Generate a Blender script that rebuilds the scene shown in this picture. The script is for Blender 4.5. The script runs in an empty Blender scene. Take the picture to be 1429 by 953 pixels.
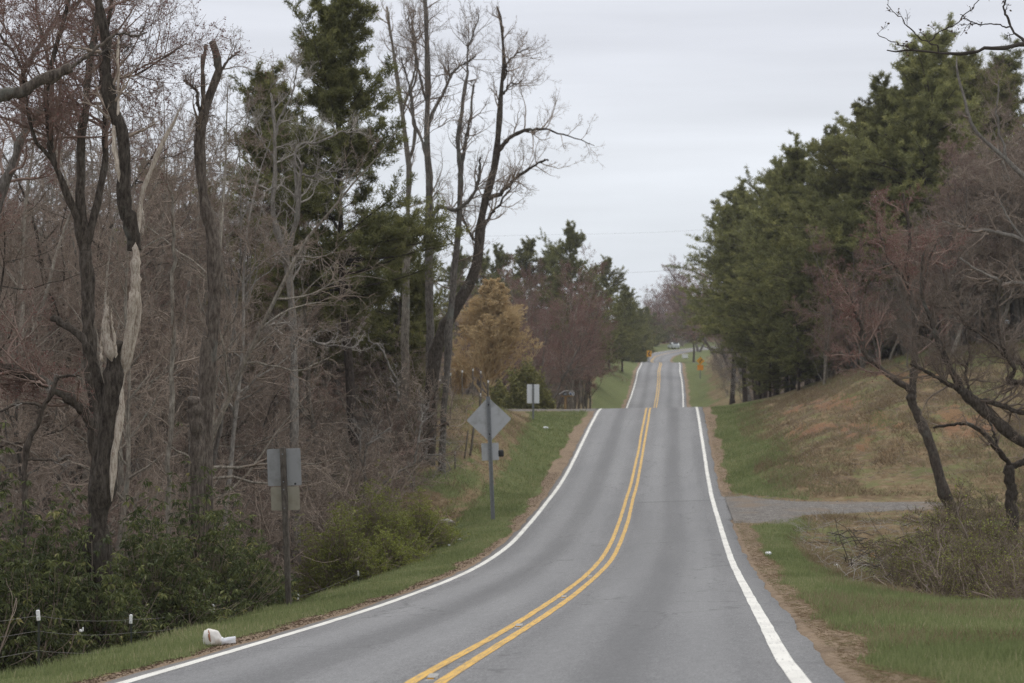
import bpy, math, random
import numpy as np
from math import radians as R

# ------------------------------------------------------------------ camera, sky, sun, exposure
scn = bpy.context.scene
COL = scn.collection
F_PX, CXP, CYP, EYE = 2600.0, 714.5, 476.5, 1.6      # the photograph is 1429 x 953
cam_d = bpy.data.cameras.new("camera")
cam_d.sensor_width = 36.0
cam_d.lens = 36.0 * F_PX / 1429.0
cam_d.clip_start, cam_d.clip_end = 0.1, 9000.0
cam_d.dof.use_dof = True
cam_d.dof.focus_distance = 30.0
cam_d.dof.aperture_fstop = 2.2
cam = bpy.data.objects.new("camera", cam_d)
COL.objects.link(cam)
cam.location = (0, 0, EYE)
cam.rotation_euler = (R(90), 0, 0)
scn.camera = cam

SUN_EL, SUN_AZ = 55.0, 20.0        # azimuth from +Y towards +X
world = bpy.data.worlds.new("World")
scn.world = world
world.use_nodes = True
wn, wl = world.node_tree.nodes, world.node_tree.links
wn.clear()
w_out = wn.new("ShaderNodeOutputWorld")
w_bg = wn.new("ShaderNodeBackground")
w_bg.inputs["Strength"].default_value = 0.1
w_sky = wn.new("ShaderNodeTexSky")
w_sky.sky_type = 'NISHITA'
w_sky.sun_disc = False
w_sky.sun_elevation = R(SUN_EL)
w_sky.sun_rotation = R(SUN_AZ)
w_tc = wn.new("ShaderNodeTexCoord")
w_sep = wn.new("ShaderNodeSeparateXYZ")
wl.new(w_tc.outputs["Generated"], w_sep.inputs[0])
w_map = wn.new("ShaderNodeMapping")
w_map.inputs["Scale"].default_value = (2.2, 2.2, 30.0)
w_map.inputs["Rotation"].default_value = (R(1.0), R(2.0), 0)
wl.new(w_tc.outputs["Generated"], w_map.inputs[0])
w_no = wn.new("ShaderNodeTexNoise")
w_no.inputs["Scale"].default_value = 1.6
w_no.inputs["Detail"].default_value = 4.0
w_no.inputs["Roughness"].default_value = 0.5
wl.new(w_map.outputs[0], w_no.inputs["Vector"])
w_el = wn.new("ShaderNodeValToRGB")                   # overcast layer by elevation
e = w_el.color_ramp.elements
e[0].position, e[0].color = 0.0, (0.69, 0.745, 0.815, 1)
e[1].position, e[1].color = 1.0, (1.10, 1.12, 1.17, 1)
for p, c in ((0.05, (0.73, 0.77, 0.83)), (0.10, (0.755, 0.785, 0.84)), (0.16, (0.71, 0.73, 0.79)), (0.30, (0.75, 0.77, 0.82))):
    q = e.new(p); q.color = (*c, 1)
wl.new(w_sep.outputs["Z"], w_el.inputs[0])
w_st = wn.new("ShaderNodeMapRange")
w_st.inputs[1].default_value, w_st.inputs[2].default_value = 0.3, 0.7
w_st.inputs[3].default_value, w_st.inputs[4].default_value = 9.7, 12.0

w_no2 = wn.new("ShaderNodeTexNoise"); w_no2.inputs["Scale"].default_value = 3.0; w_no2.inputs["Detail"].default_value = 5.0
w_map2 = wn.new("ShaderNodeMapping"); w_map2.inputs["Scale"].default_value = (1.5, 1.5, 7.0); w_map2.inputs["Rotation"].default_value = (R(3), R(-6), 0)
wl.new(w_tc.outputs["Generated"], w_map2.inputs[0]); wl.new(w_map2.outputs[0], w_no2.inputs["Vector"])
w_add = wn.new("ShaderNodeMath"); w_add.operation = 'ADD'
w_hf = wn.new("ShaderNodeMath"); w_hf.operation = 'MULTIPLY'; w_hf.inputs[1].default_value = .55
wl.new(w_no.outputs["Fac"], w_hf.inputs[0])
w_hf2 = wn.new("ShaderNodeMath"); w_hf2.operation = 'MULTIPLY'; w_hf2.inputs[1].default_value = .45
wl.new(w_no2.outputs["Fac"], w_hf2.inputs[0])
wl.new(w_hf.outputs[0], w_add.inputs[0]); wl.new(w_hf2.outputs[0], w_add.inputs[1])
wl.new(w_add.outputs[0], w_st.inputs[0])
w_mul = wn.new("ShaderNodeVectorMath"); w_mul.operation = 'SCALE'
wl.new(w_el.outputs[0], w_mul.inputs[0]); wl.new(w_st.outputs[0], w_mul.inputs["Scale"])
w_mix = wn.new("ShaderNodeMixRGB")
w_mix.inputs[0].default_value = 0.94
wl.new(w_sky.outputs[0], w_mix.inputs[1]); wl.new(w_mul.outputs[0], w_mix.inputs[2])
wl.new(w_mix.outputs[0], w_bg.inputs["Color"]); wl.new(w_bg.outputs[0], w_out.inputs[0])

sun_d = bpy.data.lights.new("sun", 'SUN')
sun_d.energy, sun_d.angle, sun_d.color = 1.3, R(25), (1.0, 0.96, 0.90)
sun = bpy.data.objects.new("sun", sun_d)
COL.objects.link(sun)
sun.rotation_euler = (R(90 - SUN_EL), 0, R(180 - SUN_AZ))
sun.location = (20, 40, 80)

scn.view_settings.view_transform = 'Standard'
scn.view_settings.look = 'None'
scn.view_settings.exposure = 0.0
scn.view_settings.gamma = 1.0
scn.view_settings.use_curve_mapping = False
scn.cycles.use_denoising = True
scn.cycles.denoiser = 'OPENIMAGEDENOISE'
scn.cycles.denoising_prefilter = 'NONE'
scn.cycles.use_adaptive_sampling = False
scn.cycles.max_bounces = 6
scn.cycles.diffuse_bounces = 4
scn.cycles.glossy_bounces = 2
scn.cycles.transparent_max_bounces = 8

HAZE = 0.00021
rng = np.random.default_rng(7)
random.seed(7)

# ------------------------------------------------------------------ helpers
def tag(o, label=None, cat=None, group=None, kind=None):
    if label: o["label"] = label
    if cat: o["category"] = cat
    if group: o["group"] = group
    if kind: o["kind"] = kind
    return o

def thing(name, label, cat, loc=(0, 0, 0), rotz=0.0, group=None):
    o = bpy.data.objects.new(name, None)
    o.empty_display_size = 0.3
    COL.objects.link(o)
    o.location = loc
    o.rotation_euler = (0, 0, rotz)
    return tag(o, label, cat, group)

def mesh_obj(name, V, F, mat, parent=None, smooth=True, attrs=None, uv=None):
    """V (n,3); F = list of index arrays, each (m,3) or (m,4). One mesh object."""
    me = bpy.data.meshes.new(name)
    V = np.asarray(V, np.float32)
    me.vertices.add(len(V)); me.vertices.foreach_set("co", V.ravel())
    F = [np.asarray(f, np.int32) for f in F if len(f)]
    loops = np.concatenate([f.ravel() for f in F])
    sizes = np.concatenate([np.full(len(f), f.shape[1], np.int32) for f in F])
    starts = np.concatenate([[0], np.cumsum(sizes)[:-1]]).astype(np.int32)
    me.loops.add(len(loops)); me.loops.foreach_set("vertex_index", loops)
    me.polygons.add(len(sizes)); me.polygons.foreach_set("loop_start", starts)
    me.polygons.foreach_set("use_smooth", np.full(len(sizes), bool(smooth)))
    if attrs:
        for k, a in attrs.items():
            a = np.asarray(a, np.float32)
            if a.ndim == 1:
                at = me.attributes.new(k, 'FLOAT', 'POINT'); at.data.foreach_set("value", a)
            else:
                at = me.attributes.new(k, 'FLOAT_COLOR', 'POINT'); at.data.foreach_set("color", a.ravel())
    if uv is not None:
        ul = me.uv_layers.new(name="UVMap")
        ul.data.foreach_set("uv", np.asarray(uv, np.float32)[loops].ravel())
    me.update(calc_edges=True)
    me.validate()
    me.materials.append(mat)
    o = bpy.data.objects.new(name, me)
    COL.objects.link(o)
    o.parent = parent
    return o

class Bag:
    """collects pieces of one mesh"""
    def __init__(s): s.V, s.Q, s.T, s.n, s.A = [], [], [], 0, []
    def add(s, V, Q=None, T=None, a=None):
        V = np.asarray(V, float)
        s.V.append(V)
        if Q is not None and len(Q): s.Q.append(np.asarray(Q) + s.n)
        if T is not None and len(T): s.T.append(np.asarray(T) + s.n)
        s.A.append(np.full(len(V), 0.5) if a is None else np.asarray(a, float))
        s.n += len(V)
        return s
    def build(s, name, mat, parent=None, smooth=True):
        F = []
        if s.Q: F.append(np.concatenate(s.Q))
        if s.T: F.append(np.concatenate(s.T))
        return mesh_obj(name, np.concatenate(s.V), F, mat, parent, smooth, {"tint": np.concatenate(s.A)})
    def box(s, c, d, rot=None, bev=0.0):
        """bevelled box: centre, size, 3x3 rotation"""
        x, y, z = np.array(d) / 2.0
        b = min(bev, x * .9, y * .9, z * .9)
        if b <= 0:
            V = np.array([[i * x, j * y, k * z] for i in (-1, 1) for j in (-1, 1) for k in (-1, 1)])
            Q = [[0, 1, 3, 2], [4, 6, 7, 5], [0, 4, 5, 1], [2, 3, 7, 6], [0, 2, 6, 4], [1, 5, 7, 3]]
            T = []
        else:
            import bmesh
            bm = bmesh.new()
            bmesh.ops.create_cube(bm, size=1.0)
            for v in bm.verts: v.co = (v.co.x * 2 * x, v.co.y * 2 * y, v.co.z * 2 * z)
            bmesh.ops.bevel(bm, geom=bm.edges[:], offset=b, segments=1, affect='EDGES', profile=.5)
            bm.verts.index_update()
            V = np.array([v.co[:] for v in bm.verts])
            Q = [[v.index for v in f.verts] for f in bm.faces if len(f.verts) == 4]
            T = [[v.index for v in f.verts] for f in bm.faces if len(f.verts) == 3]
            bm.free()
        if rot is not None: V = V @ np.array(rot).T
        return s.add(V + np.array(c), Q, T)
    def prism(s, poly, y0, y1):
        """polygon in x,z extruded along y (convex: fan caps)"""
        n = len(poly)
        V = [(p[0], y0, p[1]) for p in poly] + [(p[0], y1, p[1]) for p in poly]
        Q = [[i, (i + 1) % n, n + (i + 1) % n, n + i] for i in range(n)]
        T = [[0, i + 1, i] for i in range(1, n - 1)] + [[n, n + i, n + i + 1] for i in range(1, n - 1)]
        return s.add(V, Q, T)
    def tube(s, P, r, sides=8, cap=True, a=None):
        P = np.asarray(P, float); r = np.broadcast_to(np.asarray(r, float), (len(P),))
        V, Q = tubes(P[None], r[None], sides)
        T = None
        k = len(P)
        if cap:
            V = np.concatenate([V, P[[0]], P[[-1]]])
            c0, c1 = len(V) - 2, len(V) - 1
            T = [[c0, (i + 1) % sides, i] for i in range(sides)] + [[c1, (k - 1) * sides + i, (k - 1) * sides + (i + 1) % sides] for i in range(sides)]
        return s.add(V, Q, T, a)

def tubes(P, r, sides=3, rough=0.0, g=None):
    """P (B,n,3), r (B,n) -> verts, quads for B tapered tubes"""
    B, n, _ = P.shape
    T = np.gradient(P, axis=1)
    T /= np.linalg.norm(T, axis=2, keepdims=True) + 1e-9
    m = T.mean(1)
    ref = np.where(np.abs(m[:, 2:3]) > .8, np.array([[1., 0, 0]]), np.array([[0., 0, 1.]]))[:, None, :]
    N = np.cross(T, ref); N /= np.linalg.norm(N, axis=2, keepdims=True) + 1e-9
    Bn = np.cross(T, N)
    th = np.arange(sides) * 2 * np.pi / sides
    rr = r[:, :, None]
    if rough and g is not None:
        rr = rr * (1 + rough * g.normal(size=(B, n, sides)))
    else:
        rr = np.repeat(rr, sides, 2)
    V = P[:, :, None, :] + rr[..., None] * (np.cos(th)[None, None, :, None] * N[:, :, None, :] + np.sin(th)[None, None, :, None] * Bn[:, :, None, :])
    V = V.reshape(-1, 3)
    b = np.arange(B)[:, None, None] * n * sides
    i = np.arange(n - 1)[None, :, None] * sides
    k = np.arange(sides)[None, None, :]
    k2 = (k + 1) % sides
    Q = np.stack([b + i + k, b + i + k2, b + i + sides + k2, b + i + sides + k], -1).reshape(-1, 4)
    return V, Q

def unit(v): return v / (np.linalg.norm(v, axis=-1, keepdims=True) + 1e-9)

def grow(g, S, D, L, r0, r1, n, wander, up=0.0):
    B = len(S)
    P = np.empty((B, n, 3)); P[:, 0] = S
    d = unit(D.copy()); step = (L / (n - 1))[:, None]
    for i in range(1, n):
        d = unit(d + wander * g.normal(size=(B, 3)) + np.array([0, 0, up]))
        P[:, i] = P[:, i - 1] + d * step
    t = np.linspace(0, 1, n)[None]
    r = r0[:, None] * (1 - t) + r1[:, None] * t
    return P, r

def sprout(g, P, r, per, t0, t1, ang, angv, ratio, taper=.6, rf=.6, plen=None, tpow=1.0, even=0.0):
    """children of the branches P: start, direction, length, radius"""
    B, n, _ = P.shape
    t = t0 + (t1 - t0) * g.random((B, per)) ** tpow
    x = t * (n - 1); i = np.clip(x.astype(int), 0, n - 2); f = (x - i)[..., None]
    b = np.arange(B)[:, None]
    S = P[b, i] * (1 - f) + P[b, i + 1] * f
    T = unit(P[b, i + 1] - P[b, i])
    rad = r[b, i] * (1 - f[..., 0]) + r[b, i + 1] * f[..., 0]
    X = unit(np.cross(T, g.normal(size=T.shape)))
    a = np.radians(ang + angv * g.normal(size=t.shape))[..., None]
    D = np.cos(a) * T + np.sin(a) * X
    if plen is None:
        plen = np.linalg.norm(np.diff(P, axis=1), axis=2).sum(1)
    L = plen[:, None] * ratio * (1 - taper * t) * (0.55 + .75 * g.random(t.shape) if not even else 1 - even + 2 * even * g.random(t.shape))
    return S.reshape(-1, 3), D.reshape(-1, 3), L.ravel(), (rad * rf).ravel()

# ------------------------------------------------------------------ materials
def new_mat(name, rough=.9, spec=.2):
    m = bpy.data.materials.new(name)
    m.use_nodes = True
    b = m.node_tree.nodes["Principled BSDF"]
    b.inputs["Roughness"].default_value = rough
    b.inputs["Specular IOR Level"].default_value = spec
    return m, m.node_tree.nodes, m.node_tree.links, b

def N(nodes, typ, **kw):
    n = nodes.new(typ)
    for k, v in kw.items():
        if k in n.inputs: n.inputs[k].default_value = v
        else: setattr(n, k, v)
    return n

def noise(nodes, links, vec, scale, detail=3, rough=.55):
    n = N(nodes, "ShaderNodeTexNoise", Scale=scale, Detail=detail, Roughness=rough)
    if vec is not None: links.new(vec, n.inputs["Vector"])
    return n.outputs["Fac"]

def ramp(nodes, links, fac, stops):
    n = nodes.new("ShaderNodeValToRGB")
    e = n.color_ramp.elements
    e[0].position, e[0].color = stops[0][0], (*stops[0][1], 1)
    e[1].position, e[1].color = stops[-1][0], (*stops[-1][1], 1)
    for p, c in stops[1:-1]:
        q = e.new(p); q.color = (*c, 1)
    links.new(fac, n.inputs[0])
    return n.outputs[0]

def mix(nodes, links, fac, a, b, mode='MIX'):
    n = nodes.new("ShaderNodeMixRGB"); n.blend_type = mode
    for i, v in ((0, fac), (1, a), (2, b)):
        if isinstance(v, (int, float)): n.inputs[i].default_value = v
        elif isinstance(v, tuple): n.inputs[i].default_value = (*v, 1)
        else: links.new(v, n.inputs[i])
    return n.outputs[0]

def math_n(nodes, links, op, a, b=0.0, clamp=False):
    n = nodes.new("ShaderNodeMath"); n.operation = op; n.use_clamp = clamp
    for i, v in ((0, a), (1, b)):
        if isinstance(v, (int, float)): n.inputs[i].default_value = v
        else: links.new(v, n.inputs[i])
    return n.outputs[0]

def smooth_range(nodes, links, v, lo, hi):
    n = nodes.new("ShaderNodeMapRange"); n.interpolation_type = 'SMOOTHSTEP'
    links.new(v, n.inputs[0])
    n.inputs[1].default_value, n.inputs[2].default_value = lo, hi
    return n.outputs[0]

def bump(nodes, links, b, h, strength=.4, dist=.02):
    n = N(nodes, "ShaderNodeBump", Strength=strength, Distance=dist)
    links.new(h, n.inputs["Height"]); links.new(n.outputs[0], b.inputs["Normal"])

def bark_mat(name, dark, mid, light, lichen=0.35, scale=1.0):
    m, n, l, b = new_mat(name, .95, .1)
    tc = N(n, "ShaderNodeTexCoord")
    mp = N(n, "ShaderNodeMapping"); mp.inputs["Scale"].default_value = (11 * scale, 11 * scale, 3.2 * scale)
    l.new(tc.outputs["Object"], mp.inputs[0])
    a = noise(n, l, mp.outputs[0], 1.6, 6, .75)
    c = ramp(n, l, a, [(.36, dark), (.5, mid), (.66, light)])
    c = mix(n, l, .55, c, ramp(n, l, noise(n, l, tc.outputs['Object'], .55 * scale, 4, .6), [(.35, (.6, .58, .56)), (.65, (1.35, 1.35, 1.33))]), 'MULTIPLY')
    s = noise(n, l, tc.outputs["Object"], 1.3 * scale, 4, .6)
    k = smooth_range(n, l, s, .62 - lichen * .12, .72)
    k = math_n(n, l, 'MULTIPLY', k, lichen)
    c = mix(n, l, k, c, (.20, .21, .18))
    oi = N(n, "ShaderNodeObjectInfo")
    v = N(n, "ShaderNodeMapRange"); l.new(oi.outputs["Random"], v.inputs[0])
    v.inputs[3].default_value, v.inputs[4].default_value = .8, 1.2
    hs = N(n, "ShaderNodeHueSaturation"); l.new(v.outputs[0], hs.inputs["Value"]); l.new(c, hs.inputs["Color"])
    l.new(hs.outputs[0], b.inputs["Base Color"])
    bump(n, l, b, a, .8, .03)
    return m

def twig_mat(name, a, c, vary=.25):
    m, n, l, b = new_mat(name, .9, .15)
    tc = N(n, "ShaderNodeTexCoord")
    f = noise(n, l, tc.outputs["Object"], .8, 3)
    col = ramp(n, l, f, [(.35, a), (.65, c)])
    oi = N(n, "ShaderNodeObjectInfo")
    v = N(n, "ShaderNodeMapRange"); l.new(oi.outputs["Random"], v.inputs[0])
    v.inputs[3].default_value, v.inputs[4].default_value = 1 - vary, 1 + vary
    hs = N(n, "ShaderNodeHueSaturation"); l.new(v.outputs[0], hs.inputs["Value"]); l.new(col, hs.inputs["Color"])
    l.new(hs.outputs[0], b.inputs["Base Color"])
    return m

def leaf_mat(name, stops, rough=.6, spec=.3, trans=.25, obj_vary=.2):
    """colour from the per-leaf attribute 'tint'"""
    m, n, l, b = new_mat(name, rough, spec)
    at = N(n, "ShaderNodeAttribute", attribute_name="tint")
    col = ramp(n, l, at.outputs["Fac"], stops)
    oi = N(n, "ShaderNodeObjectInfo")
    v = N(n, "ShaderNodeMapRange"); l.new(oi.outputs["Random"], v.inputs[0])
    v.inputs[3].default_value, v.inputs[4].default_value = 1 - obj_vary, 1 + obj_vary
    hs = N(n, "ShaderNodeHueSaturation"); l.new(v.outputs[0], hs.inputs["Value"]); l.new(col, hs.inputs["Color"])
    l.new(hs.outputs[0], b.inputs["Base Color"])
    if trans:
        tr = N(n, "ShaderNodeBsdfTranslucent"); l.new(hs.outputs[0], tr.inputs[0])
        mx = N(n, "ShaderNodeMixShader"); mx.inputs[0].default_value = trans
        l.new(b.outputs[0], mx.inputs[1]); l.new(tr.outputs[0], mx.inputs[2])
        l.new(mx.outputs[0], n["Material Output"].inputs[0])
    return m

def plain_mat(name, col, rough=.6, spec=.3, metal=0.0, dirt=(.5, .5, .5), amount=.25, scale=6.0):
    m, n, l, b = new_mat(name, rough, spec)
    tc = N(n, "ShaderNodeTexCoord")
    f = noise(n, l, tc.outputs["Object"], scale, 5, .65)
    k = smooth_range(n, l, f, .45, .75)
    k = math_n(n, l, 'MULTIPLY', k, amount)
    l.new(mix(n, l, k, col, dirt), b.inputs["Base Color"])
    b.inputs["Metallic"].default_value = metal
    return m

M = {}
M['bark_dark'] = bark_mat("bark_dark", (.025, .02, .016), (.07, .058, .047), (.13, .112, .095), .5)
M['bark_grey'] = bark_mat("bark_grey", (.065, .056, .049), (.155, .138, .12), (.26, .238, .21), .7)
M['bark_pale'] = bark_mat("bark_pale", (.11, .098, .084), (.22, .20, .175), (.34, .315, .28), .6)
M['bark_brown'] = bark_mat("bark_brown", (.045, .036, .03), (.11, .09, .074), (.19, .162, .135), .4)
M['bark_pine'] = bark_mat("bark_pine", (0.026, 0.0208, 0.0182), (0.078, 0.0624, 0.052), (0.13, 0.111, 0.091), .2)
M['bark_forest'] = bark_mat("bark_forest", (0.108, 0.094, 0.0775), (0.227, 0.2, 0.165), (0.368, 0.335, 0.281), .5)
M['wood_stripped'] = bark_mat("wood_stripped", (.25, .20, .155), (.47, .40, .33), (.62, .56, .475), .08, 1.6)
M['twig_grey'] = twig_mat("twig_grey", (0.232, 0.182, 0.142), (0.359, 0.292, 0.235))
M['twig_brown'] = twig_mat("twig_brown", (0.21, 0.164, 0.13), (0.32, 0.259, 0.208))
M['twig_red'] = twig_mat("twig_red", (0.223, 0.151, 0.121), (0.318, 0.233, 0.192))
M['twig_pale'] = twig_mat("twig_pale", (.23, .205, .18), (.36, .33, .295))
M['twig_thicket'] = twig_mat("twig_thicket", (.15, .115, .08), (.25, .20, .15), .2)
M['twig_dark'] = twig_mat("twig_dark", (.055, .045, .038), (.10, .085, .073))
M['twig_gold'] = twig_mat("twig_gold", (0.54, 0.398, 0.221), (0.66, 0.514, 0.315))
M['bud_red'] = leaf_mat("bud_red", [(0, (.17, .085, .075)), (1, (.27, .125, .105))], .7, .2, .2)
M['bud_brown'] = leaf_mat("bud_brown", [(0, (.10, .065, .05)), (1, (.17, .12, .09))], .7, .2, .1)
M['gold_leaf'] = leaf_mat("gold_leaf", [(0, (0.52, 0.378, 0.191)), (1, (0.74, 0.582, 0.34))], .7, .2, .25)
M['needles'] = leaf_mat("needles", [(0, (0.123, 0.125, 0.0512)), (.5, (0.225, 0.23, 0.0915)), (1, (0.396, 0.376, 0.14))], .7, .15, .3)
M['needles_blue'] = leaf_mat("needles_blue", [(0, (0.118, 0.117, 0.0475)), (.5, (0.213, 0.211, 0.0808)), (1, (0.358, 0.335, 0.123))], .7, .15, .35)
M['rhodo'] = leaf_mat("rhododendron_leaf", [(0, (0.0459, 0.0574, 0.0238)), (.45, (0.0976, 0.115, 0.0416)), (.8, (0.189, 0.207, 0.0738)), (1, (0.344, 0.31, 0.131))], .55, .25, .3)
M['shrub_green'] = leaf_mat("shrub_green", [(0, (0.146, 0.156, 0.033)), (1, (0.332, 0.36, 0.075))], .6, .3, .3)
M['evergreen_shrub'] = leaf_mat("evergreen_shrub", [(0, (0.144, 0.156, 0.0495)), (1, (0.432, 0.396, 0.132))], .6, .3, .2)
M['blade'] = leaf_mat("grass_blade", [(0, (0.144, 0.172, 0.0713)), (.45, (0.224, 0.259, 0.109)), (.75, (0.316, 0.322, 0.161)), (1, (0.506, 0.425, 0.287))], .6, .3, .35, 0)
M['straw'] = leaf_mat("straw", [(0, (.17, .115, .07)), (.4, (.27, .21, .13)), (.65, (.36, .295, .19)), (.8, (.18, .19, .08)), (1, (.14, .16, .06))], .7, .2, .3, 0)
M['dead_leaf'] = leaf_mat("dead_leaf", [(0, (.09, .06, .04)), (1, (.20, .145, .10))], .8, .2, .1, 0)
M['alu'] = plain_mat("sign_aluminium", (.46, .47, .48), .55, .4, .35, (.27, .265, .25), .8, 2.0)
M['alu_shade'] = plain_mat("shaded_sign_aluminium", (.305, .305, .305), .6, .35, .3, (.17, .165, .15), .9, 2.2)  # darker aluminium: tree shade put into the base colour, stain blotches on top
M['alu_dull'] = plain_mat("weathered_aluminium", (.30, .275, .215), .7, .3, .15, (.22, .19, .14), .7, 5.0)
M['alu_white'] = plain_mat("pale_sign_back", (.72, .74, .77), .5, .4, .1, (.5, .5, .5), .4, 3.0)
M['steel'] = plain_mat("galvanised_post", (.25, .26, .27), .6, .4, .4, (.13, .12, .11), .6, 12.0)
M['wood_post'] = plain_mat("weathered_post_wood", (.17, .15, .125), .9, .15, 0, (.08, .065, .05), .8, 9.0)
M['post_grain'] = bark_mat("grey_sign_post_wood", (.06, .05, .042), (.115, .10, .085), (.17, .15, .128), .1)
M['wood_warm'] = plain_mat("mailbox_wood", (.36, .23, .11), .8, .2, 0, (.2, .12, .06), .6, 8.0)
M['roof_grey'] = plain_mat("grey_roof_felt", (.33, .32, .31), .9, .2, 0, (.2, .2, .2), .5, 9.0)
M['tube_white'] = plain_mat("white_plastic", (.72, .72, .72), .5, .4, 0, (.45, .43, .40), .4, 9.0)
M['tube_blue'] = plain_mat("blue_plastic", (.09, .12, .22), .5, .4, 0, (.05, .06, .1), .4, 9.0)
M['black'] = plain_mat("black_plastic", (.012, .012, .013), .5, .4, 0, (.03, .03, .03), .5, 9.0)
M['yellow_sign'] = plain_mat("yellow_sign_face", (.75, .36, .025), .5, .4, 0, (.55, .26, .03), .4, 3.0)
M['orange_sign'] = plain_mat("orange_sign_face", (.74, .28, .02), .5, .4, 0, (.5, .2, .03), .4, 3.0)
M['bag'] = plain_mat("white_bag_plastic", (.74, .71, .66), .45, .4, 0, (.52, .40, .31), .45, 5.0)
M['bag_clean'] = plain_mat("clean_bag_plastic", (.80, .81, .83), .4, .4, 0, (.62, .6, .58), .3, 5.0)
M['bag_stain'] = plain_mat("bag_rust_print", (.33, .16, .10), .6, .3, 0, (.22, .1, .06), .4, 9.0)
M['insulator'] = plain_mat("white_insulator", (.80, .80, .78), .5, .4, 0, (.6, .58, .52), .3, 20.0)
M['wire'] = plain_mat("fence_wire", (.20, .19, .18), .6, .4, .5, (.12, .1, .09), .5, 9.0)
M['cable'] = plain_mat("black_cable", (.03, .03, .03), .6, .3, 0, (.05, .05, .05), .5, 2.0)
M['tpost'] = plain_mat("fence_post_paint", (.045, .055, .045), .8, .2, .1, (.1, .06, .04), .7, 12.0)
M['stone'] = plain_mat("pale_stone", (.36, .33, .29), .95, .15, 0, (.2, .18, .15), .8, 5.0)
M['cut_end'] = plain_mat("cut_log_end", (.52, .30, .13), .85, .2, 0, (.35, .19, .08), .6, 12.0)
M['car_paint'] = plain_mat("pale_car_paint", (.50, .53, .53), .35, .5, .2, (.42, .44, .44), .3, 3.0)
M['glass'] = plain_mat("car_glass", (.05, .06, .07), .1, .6, 0, (.04, .05, .06), .3, 3.0)
M['rubber'] = plain_mat("tyre_rubber", (.02, .02, .02), .8, .2, 0, (.04, .035, .03), .4, 8.0)
M['lamp'] = plain_mat("headlamp_lens", (.75, .76, .78), .15, .6, 0, (.6, .6, .6), .2, 9.0)
M['reflector'] = plain_mat("road_marker_body", (.34, .33, .30), .5, .4, 0, (.14, .13, .12), .6, 25.0)

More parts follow.
